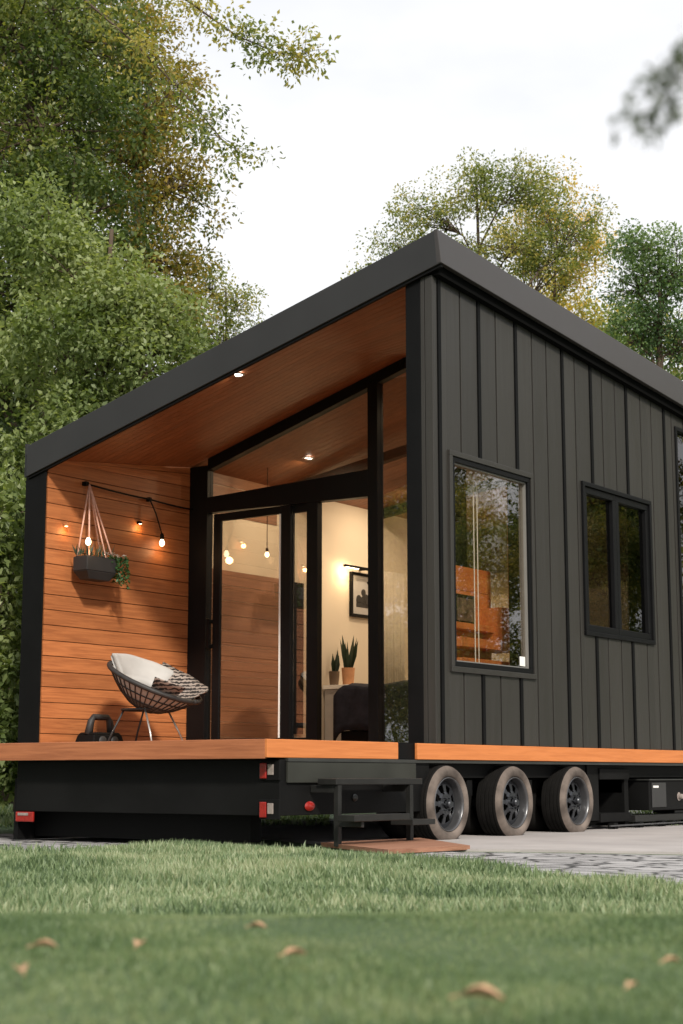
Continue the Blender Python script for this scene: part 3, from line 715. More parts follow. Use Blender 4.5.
# folding steps
w = MB(); w.box(-8.50, -8.30, 11.10, 12.42, .548, .60); st = w.build('step_tread', M['steel'], H, .005, label='upper steel step')
w = MB(); w.box(-8.20, -8.02, 10.98, 11.80, .245, .30); w.build('step_tread', M['steel'], H, .005, label='lower steel step')
for y in (11.13, 12.22):
    w = MB(); w.box(-8.35, -8.30, y, y + .05, .03, .543); w.build('step_post', M['steel'], H, .004)
    w = MB(); w.box(-8.60, -8.352, y, y + .05, .48, .543); w.build('step_arm', M['steel'], H, .004)
    w = MB(); w.box(-8.298, -8.06, min(y, 11.9) + .005, y + .045, .195, .243); w.build('step_bracket', M['steel'], H, .004)
# board on ground
w = MB(); P = [G(321, 846, .02), G(388, 853.5, .02), G(470, 849, .02), G(420, 841, .02)]
gb = sheet('ground_board', P, .05, .035, M['boardwood'], None); tag(gb, 'flat brown wooden board lying on the ground below the steel steps', 'board')

# porch downlight
def downlight(x, y, energy, parent=H, name='downlight'):
    z = ceil(x, y); t = MB(); t.lathe([(.085, .005), (.085, -.012), (.066, -.014), (.060, -.004)], (x, y, z), 'Z', 28); o = t.build(name, M['white'], parent, smooth=True)
    t = MB(); t.lathe([(.062, -.007), (0, -.007)], (x, y, z), 'Z', 28); t.build('diffuser', M['disc'], o)
    l = bpy.data.lights.new('downlight_lamp', 'AREA'); l.shape = 'DISK'; l.size = .12; l.energy = energy; l.color = (1, .76, .50)
    lo = bpy.data.objects.new('downlight_lamp', l); col.objects.link(lo); lo.location = (x, y, z - .03)
downlight(-11.50, 13.50, 10)
for x, y in ((-13.2, 17.0), (-11.0, 17.2), (-13.1, 19.4), (-10.9, 19.6), (-12.5, 21.6), (-10.2, 21.4)): downlight(x, y, 30)

# ------------------------------------------------------------------ things on the porch
# cord along the wall with its bulb drops
def catenary(p, q, sag, n=12):
    p, q = Vector(p), Vector(q); return [p.lerp(q, i / n) - Vector((0, 0, sag * 4 * (i / n) * (1 - i / n))) for i in range(n + 1)]
cord = thing('string_light', (XI + .1, 14.7, 4.1), 'black cord along the cedar wall with a drop to a glowing bulb', 'string light')
c = MB(); xw = XI + .05
c.tube(catenary((xw, 13.72, 4.165), (xw, 14.86, 4.125), .012) + catenary((xw, 14.86, 4.125), (xw, 15.67, 4.10), .01)[1:], .012, 6)
c.build('cable', M['black'], cord, smooth=True)
c = MB(); c.tube([(xw, 14.86, 4.12), (xw + .04, 14.93, 3.95), (xw + .03, 15.06, 3.70)], .009, 6); c.lathe([(0, .0), (.018, 0), (.026, -.02), (.026, -.07), (.02, -.075)], (xw + .03, 15.065, 3.70), 'Z', 14)

c.build('bulb_drop', M['black'], cord, smooth=False)
c = MB(); c.box(XI + .0, XI + .06, 14.84, 14.88, 4.10, 4.15); c.build('clip', M['black'], cord)
c = MB(); c.box(XI, XI + .07, 13.70, 13.75, 4.14, 4.19); c.build('hook', M['black'], cord)
def bulb(parent, p, s=1.0, lamp=6):
    t = MB(); t.lathe([(0.018 * s, 0), (.028 * s, -.02 * s), (.040 * s, -.05 * s), (.040 * s, -.075 * s), (.028 * s, -.10 * s), (0.003, -.112 * s)], p, 'Z', 16)
    t.build('bulb', M['bulb'], parent, smooth=True)
    l = bpy.data.lights.new('bulb_lamp', 'POINT'); l.energy = lamp; l.color = (1, .62, .3); l.shadow_soft_size = .05
    lo = bpy.data.objects.new('bulb_lamp', l); col.objects.link(lo); lo.location = (p[0] + .05, p[1], p[2] - .17 * s)
bulb(cord, (xw + .03, 15.065, 3.63), .85, 1.5)
# small wall light
for (y, z, lab) in ((14.70, 3.79, 'small hooded light glowing on the cedar wall left of the hanging bulb'), (13.42, 3.60, 'faint little light on the cedar wall beside the black corner post')):
    wl = thing('wall_light', (XI, y, z), lab, 'wall light')
    t = MB(); t.lathe([(.0, .03), (.02, .028), (.034, 0.0), (.030, 0.0)], (XI + .04, y, z), 'Z', 16); t.box(XI - .005, XI + .02, y - .02, y + .02, z, z + .03); t.build('hood', M['black'] if y > 14 else M['siding'], wl)
    t = MB(); t.lathe([(.022, -.002), (0.0, -.012)], (XI + .04, y, z), 'Z', 14); t.build('lens', M['bulb'], wl)
    l = bpy.data.lights.new('wall_lamp', 'POINT'); l.energy = .9 if y > 14 else .7; l.color = (1, .55, .2); l.shadow_soft_size = .03
    lo = bpy.data.objects.new('wall_lamp', l); col.objects.link(lo); lo.location = (XI + .07, y, z - .06)
# hanging planter
px_, py_, pz_ = XI + .24, 13.72, 3.11
hp = thing('hanging_planter', (px_, py_, pz_), 'dark grey trough planter hung on pale pink ropes with trailing green plant', 'planter')
t = MB()
hx, hy = .12, .25; sx, sy = .08, .17
t.hexa([(px_ - sx, py_ - sy, pz_ - .16), (px_ + sx, py_ - sy, pz_ - .16), (px_ + sx, py_ + sy, pz_ - .16), (px_ - sx, py_ + sy, pz_ - .16)],
       [(px_ - hx, py_ - hy, pz_ - .06), (px_ + hx, py_ - hy, pz_ - .06), (px_ + hx, py_ + hy, pz_ - .06), (px_ - hx, py_ + hy, pz_ - .06)])
t.box(px_ - hx, px_ + hx, py_ - hy, py_ + hy, pz_ - .058, pz_ + .115)
t.build('trough', M['planter'], hp, .008)
t = MB(); t.box(px_ - hx + .02, px_ + hx - .02, py_ - hy + .02, py_ + hy - .02, pz_ + .10, pz_ + .122); t.build('soil', M['gap'], hp)
topk = (XI + .09, 13.74, 4.15)
for dx, dy in ((-.10, -.2), (.10, -.2), (-.10, .2), (.10, .2), (.10, .08)):
    t = MB(); t.tube([topk, (px_ + dx, py_ + dy, pz_ + .12)], .011, 6); t.build('rope', M['rope'], hp, smooth=True)
bulb(hp, (px_ + .11, py_ - .23, pz_ + .33), .85, 1.0)
rnd = random.Random(5)
def leaf_quad(mb, p, d, n, l, wd):
    d = Vector(d).normalized(); n = Vector(n); s = d.cross(n)
    if s.length < 1e-4: s = d.orthogonal()
    s.normalize(); p = Vector(p)
    mb.add([p, p + d * l * .5 + s * wd * .5, p + d * l, p + d * l * .5 - s * wd * .5], [(0, 1, 2, 3)])
t = MB()
for k in range(16):
    q = Vector((px_ + rnd.uniform(-.12, .16), py_ + hy + rnd.uniform(-.12, .16), pz_ + .12)); L_ = rnd.uniform(.12, .46)
    for j in range(int(L_ / .022)):
        q = q + Vector((rnd.uniform(-.008, .01), rnd.uniform(-.006, .008), -.022 if j > 1 else .02))
        for _ in range(2): leaf_quad(t, q, (rnd.uniform(-1, 1), rnd.uniform(-1, 1), -.6), (rnd.uniform(-1, 1), rnd.uniform(-1, 1), 1), .05, .034)
t.build('trailing_foliage', M['leafpot'], hp)
t = MB()
for k in range(60):
    q = (px_ + rnd.uniform(-.1, .1), py_ + rnd.uniform(-.3, .2), pz_ + .12)
    leaf_quad(t, q, (rnd.uniform(-.5, .5), rnd.uniform(-.6, .6), 1), (rnd.uniform(-1, 1), 1, 0), rnd.uniform(.06, .19), .022)
t.build('spiky_plant', M['sans'], hp)
t = MB()
for k in range(34):
    q = Vector((px_ + rnd.uniform(-.06, .14), py_ + rnd.uniform(.12, .46), pz_ + rnd.uniform(.13, .19)))
    for j in range(5):
        a_ = j * 1.257; leaf_quad(t, q, (math.cos(a_), math.sin(a_), .35), (0, 0, 1), .034, .026)
t.build('white_flowers', M['white'], hp)

# chair
cx, cy, cz = -13.20, 13.90, ZD
ch = thing('lounge_chair', (cx, cy, cz), 'round dark woven lounge chair with pale cushion and patterned throw', 'chair')
face = Vector((.974, .20, 0)).normalized()       # towards which it opens
side = Vector((-face.y, face.x, 0))
def CP(f, s, z): return Vector((cx, cy, cz)) + face * f + side * s + Vector((0, 0, z))
tilt = R(25)
def dish(r, h):   # a point of a tilted bowl: r fraction of rim, h angle
    Rr = .575; x = Rr * r * math.cos(h); y = Rr * r * math.sin(h) * .98; z = .36 * (r ** 1.9)
    # tilt back: raise the back
    return x, y, z
def DP(r, h, off=0):
    x, y, z = dish(r, h); z += off
    xf = x * math.cos(tilt) + z * math.sin(tilt); zf = -x * math.sin(tilt) + z * math.cos(tilt)
    return CP(xf + -.03, y, zf + .45)
# woven shell: many rods
t = MB(); ns = 40
for k in range(ns):
    h = 2 * math.pi * k / ns
    t.tube([DP(r, h) for r in (.12, .35, .6, .8, 1.0)], .0075, 5)
for r in (.2, .4, .6, .8): t.tube([DP(r, 2 * math.pi * k / 40) for k in range(41)], .0075, 5)
t.build('woven_shell', M['wicker'], ch, smooth=True)
t = MB(); t.tube([DP(1.0, 2 * math.pi * k / 48) for k in range(49)], .030, 8); t.build('rim', M['wicker'], ch, smooth=True)
def dishsheet(r0, r1, h0, h1, off, th, nr=8, nh=24, mat=None, name='', wob=0.0, parent=ch):
    t = MB(); rr = random.Random(hash(name) % 1000 if 0 else len(name))
    up = []; lo = []
    for i in range(nr + 1):
        for j in range(nh + 1):
            r_ = r0 + (r1 - r0) * i / nr; h_ = h0 + (h1 - h0) * j / nh
            wv = wob * (math.sin(h_ * 9 + r_ * 7) * .5 + math.sin(r_ * 17 + h_ * 4) * .5)
            edge = min(1, min(i, nr - i) / 1.5, 1 if h1 - h0 > 6.2 else min(j, nh - j) / 1.5)
            up.append(DP(r_, h_, off + th * (.35 + .65 * math.sqrt(edge)) + wv)); lo.append(DP(r_, h_, off))
    n1 = nh + 1; o = len(up); fs = []
    for i in range(nr):
        for j in range(nh):
            q = (i * n1 + j, i * n1 + j + 1, (i + 1) * n1 + j + 1, (i + 1) * n1 + j); fs.append(q); fs.append(tuple(p + o for p in q[::-1]))
    for j in range(nh):
        for i in (0, nr): fs.append((i * n1 + j, i * n1 + j + 1, i * n1 + j + 1 + o, i * n1 + j + o))
    for i in range(nr):
        for j in (0, nh): fs.append((i * n1 + j, (i + 1) * n1 + j, (i + 1) * n1 + j + o, i * n1 + j + o))
    t.add(up + lo, fs); return t.build(name, mat, parent, smooth=True)
dishsheet(.03, .62, 0, 2 * math.pi, .004, .006, 10, 40, simple('chair_fabric', (.10, .098, .096), .9, 0, .3, 12), 'fabric_shell')
dishsheet(.02, .93, 0, 2 * math.pi, .012, .07, 8, 40, M['cushion'], 'seat_cushion', .004)
dishsheet(.62, 1.04, R(100), R(205), .05, .10, 8, 24, M['cushion'], 'back_pillow', .006)
dishsheet(.10, 1.08, R(10), R(120), .088, .03, 10, 30, M['throw'], 'throw_blanket', .012)
dishsheet(.50, 1.10, R(-62), R(-25), .088, .03, 8, 14, M['throw'], 'throw_end', .010)
for (f, s, mat) in ((.30, -.36, 'pipe'), (.30, .36, 'pipe'), (-.30, -.30, 'wicker'), (-.30, .30, 'wicker')):
    t = MB(); t.tube([CP(f * .5, s * .7, .47), CP(f * .9, s * .9, .2), CP(f * 1.15, s * 1.05, .0)], .012, 8); t.build('leg', M[mat], ch, smooth=True)
t = MB(); t.tube([CP(.27 * math.cos(a_ * math.pi / 12), .3 * math.sin(a_ * math.pi / 12), .455) for a_ in range(25)], .012, 6); t.build('support_ring', M['wicker'], ch, smooth=True)

# black case with a handle beside the wall
bx_, by_ = -13.84, 13.80
bc = thing('carry_case', (bx_, by_, ZD), 'small black carry case with a looped handle on the deck by the wall', 'case')
t = MB(); rows = [(0, .25, .15), (.07, .26, .16), (.17, .23, .14), (.20, .20, .12)]
for (z0, a0, b0), (z1, a1, b1) in zip(rows[:-1], rows[1:]):
    t.hexa([(bx_ - b0, by_ - a0, ZD + z0), (bx_ + b0, by_ - a0, ZD + z0), (bx_ + b0, by_ + a0, ZD + z0), (bx_ - b0, by_ + a0, ZD + z0)],
           [(bx_ - b1, by_ - a1, ZD + z1), (bx_ + b1, by_ - a1, ZD + z1), (bx_ + b1, by_ + a1, ZD + z1), (bx_ - b1, by_ + a1, ZD + z1)])
t.build('body', M['black'], bc, .01)
t = MB(); t.tube([(bx_, by_ - .19, ZD + .17), (bx_, by_ - .15, ZD + .33), (bx_, by_ - .11, ZD + .385), (bx_, by_ + .12, ZD + .385), (bx_, by_ + .16, ZD + .33), (bx_, by_ + .19, ZD + .17)], [.05, .042, .034, .034, .042, .05], 8); t.build('handle', M['wicker'], bc, smooth=True)
for dy in (-.1, .1):
    t = MB(); t.lathe([(0, .012), (.055, .010), (.065, 0), (.065, -.02)], (bx_ + .155, by_ + dy, ZD + .09), 'X', 20); t.build('round_cap', M['wicker'], bc, smooth=True)

# ------------------------------------------------------------------ things indoors
# picture frame and picture light on the left wall
fx = XI + .0
pf = thing('framed_picture', (fx, 19.6, 2.97), 'black framed picture on the cream wall under the bar light', 'picture')
t = MB(); ring(t, fx - .01, fx + .035, 19.26, 19.90, 2.97, 3.64, .045); t.build('frame', M['frame'], pf, .003)
t = MB(); t.box(fx - .01, fx + .018, 19.305, 19.855, 3.015, 3.595); t.build('mat_board', M['cushion'], pf)
t = MB(); rnd = random.Random(9)
pts = []
t.box(fx + .018, fx + .021, 19.40, 19.78, 3.12, 3.24)
for k in range(12):
    y = 19.43 + rnd.random() * .3; z = 3.2 + rnd.random() * .16; r_ = rnd.uniform(.03, .07); t.lathe([(0, .0235 + k * .0004), (r_, .0235 + k * .0004), (r_, .018)], (fx, y, z), 'X', 10)
t.tube([(fx + .022, 19.70, 3.2), (fx + .022, 19.74, 3.45), (fx + .022, 19.68, 3.52)], .012, 6)
t.build('dark_print', M['wicker'], pf)
pl = thing('picture_light', (fx, 19.4, 3.68), 'slim black bar light above the framed picture', 'wall light')
t = MB(); t.box(fx + .10, fx + .15, 18.96, 19.9, 3.675, 3.71); t.box(fx - .01, fx + .10, 19.50, 19.56, 3.68, 3.705); t.build('bar', M['black'], pl, .004)
t = MB(); t.box(fx + .105, fx + .145, 19.0, 19.3, 3.668, 3.674); t.build('strip', M['strip'], pl)
l = bpy.data.lights.new('picture_lamp', 'POINT'); l.energy = 5; l.color = (1, .72, .4); l.shadow_soft_size = .05
lo = bpy.data.objects.new('picture_lamp', l); col.objects.link(lo); lo.location = (fx + .16, 19.08, 3.60)
# pendant bulb seen through the door
pb = thing('pendant_bulb', (-13.7, 16.75, 4.2), 'bare pendant bulb hanging inside behind the sliding door', 'pendant')
t = MB(); t.tube([(-13.7, 16.75, ceil(-13.7, 16.75)), (-13.7, 16.75, 3.66)], .006, 6); t.lathe([(.0, .0), (.018, 0), (.022, -.05)], (-13.7, 16.75, 3.67), 'Z', 12); t.build('cord', M['black'], pb)
bulb(pb, (-13.7, 16.75, 3.63), .75, 2)
# nightstand and plants
ns_ = thing('nightstand', (-13.85, 18.9, ZD), 'white painted nightstand beside the bed', 'nightstand')
t = MB(); t.box(-14.13, -13.62, 18.62, 19.22, ZD + .01, 1.85); t.build('body', simple('nightstand_grey', (.42, .40, .38), .6), ns_, .006)
t = MB(); t.box(-14.14, -13.58, 18.58, 19.26, 1.853, 1.91); t.build('top', M['white'], ns_, .004)
def sword_plant(x, y, z, r, h, hl, mat, lab, seed, n):
    p = thing('potted_plant', (x, y, z), lab, 'plant')
    t = MB(); t.lathe([(0, 0), (r * .78, 0), (r, h), (r * .88, h), (r * .86, h - .02), (0, h - .02)], (x, y, z), 'Z', 24); t.build('pot', mat, p, smooth=False)
    rr = random.Random(seed); t = MB()
    for k in range(n):
        a_ = rr.uniform(0, 6.28); ln = rr.uniform(.6, 1.0) * hl; q = Vector((x + math.cos(a_) * r * .4, y + math.sin(a_) * r * .4, z + h - .02)); le = rr.uniform(.05, .3)
        d = Vector((math.cos(a_) * le, math.sin(a_) * le, 1)).normalized(); s = Vector((-math.sin(a_ + 1), math.cos(a_ + 1), 0))
        w_ = .05; p1 = q + d * ln * .45; p2 = q + d * ln
        t.add([q - s * w_ * .5, q + s * w_ * .5, p1 + s * w_ * .75, p1 - s * w_ * .75, p2], [(0, 1, 2, 3), (3, 2, 4)])
    t.build('leaves', M['sans'], p)
sword_plant(-13.93, 18.92, 1.912, .10, .26, .52, M['terracotta'], 'sword leaved plant in a terracotta pot on the nightstand', 3, 12)
sword_plant(-14.02, 18.70, 1.912, .08, .20, .42, M['darkpot'], 'narrower plant in a dark brown pot behind the terracotta one', 4, 7)
# bed
bd = thing('bed', (-12.0, 19.2, ZD), 'bed under a dark navy blanket inside the glass wall', 'bed')
t = MB(); t.box(-13.38, -10.4, 18.0, 20.4, ZD + .01, ZD + .30); t.build('base', M['chassis'], bd, .01)
t = MB(); t.box(-13.34, -10.45, 18.02, 20.35, ZD + .302, ZD + .80); t.build('mattress', M['cushion'], bd, .06)
t = MB(); vs = []; nI, nJ = 40, 26
for i in range(nI + 1):
    for j in range(nJ + 1):
        s = i / nI; q = j / nJ
        x = -13.46 + s * 3.1; yy = q * 2.7
        if yy < .72: y, z = 17.93 - .03 * math.sin(s * 40) * (1 - yy / .72), ZD + .30 + yy * .95
        else: y, z = 17.93 + (yy - .72), ZD + .96
        rd = .16
        if .5 < yy < .95: z -= .05 * math.cos((yy - .72) / .22 * 1.5)
        e = min(s, 1 - s) * 3.0
        if e < .18: z -= .14 * (1 - e / .18) ** 2
        z += .02 * math.sin(s * 17 + q * 4) * (1 if yy > .7 else .3); y += .02 * math.sin(s * 33)
        vs.append((x, y, z))
n1 = nJ + 1
t.add(vs, [(i * n1 + j, (i + 1) * n1 + j, (i + 1) * n1 + j + 1, i * n1 + j + 1) for i in range(nI) for j in range(nJ)])
bl = t.build('blanket', M['navy'], bd, smooth=True); so = bl.modifiers.new('thick', 'SOLIDIFY'); so.thickness = .04
# curtain
cu = MB(); vs = []; n = 70
for k in range(n + 1):
    yy = 19.96 + .62 * k / n; x = XI + .07 + .04 * math.sin(k * .9) + .015 * math.sin(k * 2.1)
    vs += [(x, yy, ZD + .03), (x, yy, 3.72)]
cu.add(vs, [(2 * k, 2 * k + 2, 2 * k + 3, 2 * k + 1) for k in range(n)])
cu_o = cu.build('curtain', M['curtain'], smooth=True); so = cu_o.modifiers.new('thick', 'SOLIDIFY'); so.thickness = .006
tag(cu_o, 'pale pleated curtain hanging on the cream wall beside the framed picture', 'curtain')
# stepped bench of orange wood, seen through the tall window (stands on the porch deck behind the side wall)
sb = thing('stepped_shelf', (-9.9, 14.5, ZD), 'stepped orange wood shelf unit behind the tall side window', 'shelf')
X0 = -9.44; X1 = -9.12
t = MB(); t.box(X0, X0 + .03, 14.42, 15.50, ZD + .01, 2.90)
z = 2.28
while z < 2.75: t.box(X0 + .03, X0 + .045, 14.46, 15.46, z, z + .17); z += .176
t.build('back_panel', M['benchwood'], sb, .003)
t = MB(); t.box(X0 + .03, X1 - .1, 14.42, 15.6, 2.18, 2.25); t.build('shelf', M['benchwood'], sb, .004)
t = MB(); t.box(X0 + .03, X1, 14.42, 15.6, 1.98, 2.08); t.build('shelf', M['benchwood'], sb, .004)
t = MB(); t.box(X0 + .03, X1 + .02, 14.42, 15.6, 1.78, 1.86); t.build('shelf', M['benchwood'], sb, .004)
t = MB(); t.box(X0 + .03, X1, 15.25, 15.6, 2.082, 2.46); t.build('end_block', M['benchwood'], sb, .004)
t = MB(); t.box(X0 + .03, X1 - .05, 14.44, 15.58, ZD + .01, 1.777); t.build('base', M['boardwood'], sb, .004)
pb2 = thing('small_picture', (X0, 14.5, 2.25), 'small dark picture propped on the orange shelf behind the side window', 'picture')
t = MB(); t.box(X0 + .06, X0 + .085, 14.66, 15.08, 2.253, 2.58); t.build('frame', M['frame'], pb2, .003)
t = MB(); t.box(X0 + .085, X0 + .089, 14.70, 15.04, 2.29, 2.54); t.build('print', simple('dim_print', (.12, .09, .07), .5, 0, .8, 14), pb2)
for dy in (.0, .07):
    t = MB(); t.tube([(XRI + .10, 14.22 + dy, 1.78), (XRI + .10, 14.22 + dy, 3.74)], .006, 6); o = t.build('blind_cord', M['white'])
    tag(o, ('left' if dy == 0 else 'right') + ' one of two thin pale blind cords behind the tall window', 'cord', 'blind cords in the tall window')

# ------------------------------------------------------------------ trees
def leaves_mesh(name, centers, radii, per, size, mat, seed, droop=.2, flat=.5):
    rng = np.random.default_rng(seed); nC = len(centers)
    c = np.repeat(np.array(centers), per, 0); r = np.repeat(np.array(radii), per)
    n = len(c)
    d = rng.normal(size=(n, 3)); d /= np.linalg.norm(d, axis=1)[:, None]
    rr = r * rng.uniform(.15, 1, n) ** .6
    p = c + d * rr[:, None] * np.array([1, 1, .72])
    # leaf axis: outward and drooping; normal: mostly up
    ax = d + rng.normal(scale=.6, size=(n, 3)); ax[:, 2] -= droop; ax /= np.linalg.norm(ax, axis=1)[:, None]
    nn = rng.normal(scale=.55, size=(n, 3)); nn[:, 2] += flat + .3
    s = np.cross(ax, nn); s /= np.linalg.norm(s, axis=1)[:, None] + 1e-9
    up = np.cross(s, ax)
    L = size * rng.uniform(.65, 1.25, n)[:, None]; W = L * .55
    v0 = p; v1 = p + ax * L * .42 + s * W * .5 + up * L * .05; v2 = p + ax * L - up * L * .08; v3 = p + ax * L * .42 - s * W * .5 + up * L * .05
    V = np.stack([v0, v1, v2, v3], 1).reshape(-1, 3)
    me = bpy.data.meshes.new(name); me.vertices.add(len(V)); me.vertices.foreach_set('co', V.ravel())
    me.loops.add(4 * n); me.polygons.add(n); me.loops.foreach_set('vertex_index', np.arange(4 * n, dtype=np.int32))
    me.polygons.foreach_set('loop_start', np.arange(0, 4 * n, 4, dtype=np.int32)); me.update(calc_edges=True); me.materials.append(mat)
    return me
def cluster_points(lobes, count, seed, inner=.35):
    rng = np.random.default_rng(seed); vol = np.array([(l[3] * l[4] * l[5]) ** (2 / 3) for l in lobes]); vol /= vol.sum()
    out = []; idx = []
    for i, l in enumerate(lobes):
        k = max(4, int(round(count * vol[i])))
        d = rng.normal(size=(k, 3)); d /= np.linalg.norm(d, axis=1)[:, None]
        bump = 1 + .22 * np.sin(d[:, 0] * 5 + i) * np.cos(d[:, 1] * 6 + 2 * i) + .14 * np.sin(d[:, 2] * 9 + i)
        r = rng.uniform(inner, 1, k) ** .55 * bump
        out.append(np.array(l[:3]) + d * r[:, None] * np.array(l[3:6])); idx += [i] * k
    return np.concatenate(out), idx
def make_tree(name, base, lobes, ncl, per, leaf, mat, seed, label, cat='tree', group=None, trunk_r=.16, crad=.42, inner=.35, twigs=.5, lean=(0, 0), droop=.2, forks=None):
    """lobes: (x, y, z, rx, ry, rz) in metres relative to base"""
    rr = random.Random(seed)
    t = thing(name, base, label, cat, group)
    pts, idx = cluster_points(lobes, ncl, seed, inner)
    rng = np.random.default_rng(seed + 9); rad = crad * rng.uniform(.55, 1.25, len(pts))
    me = leaves_mesh('crown', pts, rad, per, leaf, mat, seed + 1, droop)
    c = bpy.data.objects.new('crown', me); col.objects.link(c); c.parent = t
    mb = MB(); top = max(l[2] for l in lobes); cx_ = sum(l[0] for l in lobes) / len(lobes); cy_ = sum(l[1] for l in lobes) / len(lobes)
    def trunk_at(h):
        s = h / top; return Vector((cx_ * s + lean[0] * math.sin(s * 3) + .08 * math.sin(s * 7 + seed), cy_ * s + lean[1] * math.sin(s * 3) + .08 * math.cos(s * 6 + seed), h))
    hs = [top * k / 9 for k in range(10)]
    mb.tube([trunk_at(h) - Vector((0, 0, .15 if h == 0 else 0)) for h in hs], [trunk_r * (1.25 if k == 0 else 1) * (1 - .085 * k) for k in range(10)], 9)
    for i, l in enumerate(lobes):
        lc = Vector(l[:3]); h0 = max(top * .22, lc.z - (lc.xy - trunk_at(lc.z).xy).length * 1.0 - l[5] * .5); h0 = min(h0, lc.z - .1) if lc.z > .4 else .2
        a = trunk_at(h0); r0 = trunk_r * (1 - .075 * 9 * h0 / top) * .62
        mid_ = a.lerp(lc, .5) + Vector((rr.uniform(-.2, .2), rr.uniform(-.2, .2), rr.uniform(-.1, .3)))
        mb.tube([a, mid_, lc], [r0, r0 * .65, r0 * .35], 6)
        for k in [k for k in range(len(pts)) if idx[k] == i and rr.random() < twigs]:
            q = Vector(pts[k]); s0 = mid_.lerp(lc, rr.random()); m2 = s0.lerp(q, .55) + Vector((rr.uniform(-.12, .12), rr.uniform(-.12, .12), rr.uniform(-.05, .15)))
            mb.tube([s0, m2, q], [r0 * .26 + .006, r0 * .15 + .005, .004], 4, False)
    mb.v = [(x + base[0], y + base[1], z + base[2]) for x, y, z in mb.v]
    tm = mb.build('trunk', M['bark'], t, smooth=True, origin=base)
    return t
def at_px(u, k):                      # a spot on the ground k metres ahead, below image column u
    return ab(k, (u - 341.5) / FPX * k)
def px_lobes(u0, k, L):
    """L: (u, v, ru_px, rv_px, depth offset, rdepth)"""
    out = []
    for (u, v, ru, rv, dz, rd) in L:
        kk = k + dz; P = ab(kk, (u - 341.5) / FPX * kk) - at_px(u0, k); z = EYE + (775 - v) / 1627 * kk
        out.append((P.x, P.y, z, ru / FPX * kk, ru / FPX * kk if rd is None else rd, rv / FPX * kk))
    return out
grp = 'trees of the wood around the house'
T = {}
T['big'] = make_tree('broadleaf_tree', at_px(40, 27), px_lobes(40, 27, [(-20, -20, 90, 90, 0, 2), (60, -10, 80, 80, 1, 2), (30, 90, 90, 75, 0, 2), (-40, 170, 80, 90, 0, 2), (60, 190, 70, 70, -.5, 1.8), (10, 270, 80, 70, 0, 2), (-30, 360, 80, 90, 0, 2), (40, 400, 70, 80, 1, 2)]),
     760, 80, .105, M['leaf_dark'], 11, 'tall dark green tree filling the upper left corner', trunk_r=.26, crad=.48, twigs=.35)
make_tree('broadleaf_tree', at_px(115, 30), px_lobes(115, 30, [(112, -10, 55, 55, 0, 1.6), (150, 60, 50, 45, 0, 1.5), (120, 130, 60, 50, 0, 1.6), (165, 160, 45, 45, 0, 1.3), (150, 240, 50, 50, 0, 1.4), (110, 300, 60, 60, 0, 1.5), (165, 300, 40, 45, 0, 1.2)]),
     420, 60, .10, M['leaf_amber'], 12, 'tall tree with amber tinged leaves behind the dark tree at upper left', trunk_r=.17, crad=.44, twigs=.6, inner=.2)
make_tree('maple_tree', at_px(95, 23.5), px_lobes(95, 23.5, [(20, 205, 40, 50, 0, 1.0), (55, 250, 34, 50, 0, 1.0), (112, 265, 30, 34, 0, .8), (172, 318, 22, 26, 0, .6), (105, 300, 45, 40, 0, 1.0), (150, 300, 26, 34, 0, .8), (60, 350, 60, 60, 0, 1.3), (145, 355, 58, 50, 0, 1.2), (100, 430, 70, 60, 0, 1.3), (30, 470, 50, 60, 0, 1.2), (180, 400, 45, 40, .5, 1), (0, 560, 50, 60, -.3, 1.1)]),
     520, 72, .10, M['leaf_light'], 13, 'pale green maple tree rising just left of the slanted roof', trunk_r=.13, crad=.48, twigs=.25)
make_tree('broadleaf_tree', at_px(10, 33), px_lobes(10, 33, [(-20, 40, 80, 90, 0, 2), (50, 120, 80, 80, 0, 2), (90, 40, 60, 70, 0, 2), (-10, 210, 90, 90, 0, 2), (80, 230, 80, 80, 0, 2), (0, 330, 90, 90, 0, 2), (-30, -40, 80, 80, 0, 2)]),
     560, 60, .13, M['leaf_mid'], 24, 'tall green tree filling the gaps behind the dark tree at the left', trunk_r=.2, crad=.55, twigs=.2)
make_tree('slender_tree', at_px(215, 33), px_lobes(215, 33, [(205, 270, 28, 30, 0, .8), (235, 290, 26, 26, 0, .7), (215, 330, 40, 30, 0, .9), (190, 350, 30, 40, 0, .8), (245, 345, 20, 16, 0, .6)]),
     150, 44, .08, M['leaf_mid'], 14, 'slender airy tree peeking over the low end of the roof', trunk_r=.075, crad=.33, twigs=.9, inner=.2)
make_tree('leafy_shrub', at_px(2, 20.5), px_lobes(2, 20.5, [(-5, 520, 32, 50, 0, .7), (-12, 610, 34, 60, 0, .8), (0, 690, 30, 50, 0, .7), (-30, 740, 50, 45, 0, .8), (2, 765, 28, 30, 0, .5), (-60, 600, 50, 80, .5, 1)]),
     240, 52, .13, M['leaf_light'], 15, 'leafy shrub close beside the left corner post of the house', 'shrub', trunk_r=.05, crad=.28, twigs=.4)
make_tree('dark_shrub', at_px(-10, 24), px_lobes(-10, 24, [(-20, 480, 60, 70, 0, 1.2), (-30, 620, 70, 80, 0, 1.3), (20, 640, 40, 60, .5, 1), (-40, 730, 80, 60, 0, 1.3), (30, 735, 50, 45, .5, 1)]),
     300, 50, .12, M['leaf_dark'], 16, 'dark dense shrub behind the leafy one at the left edge', 'shrub', trunk_r=.08, crad=.4, twigs=.2)
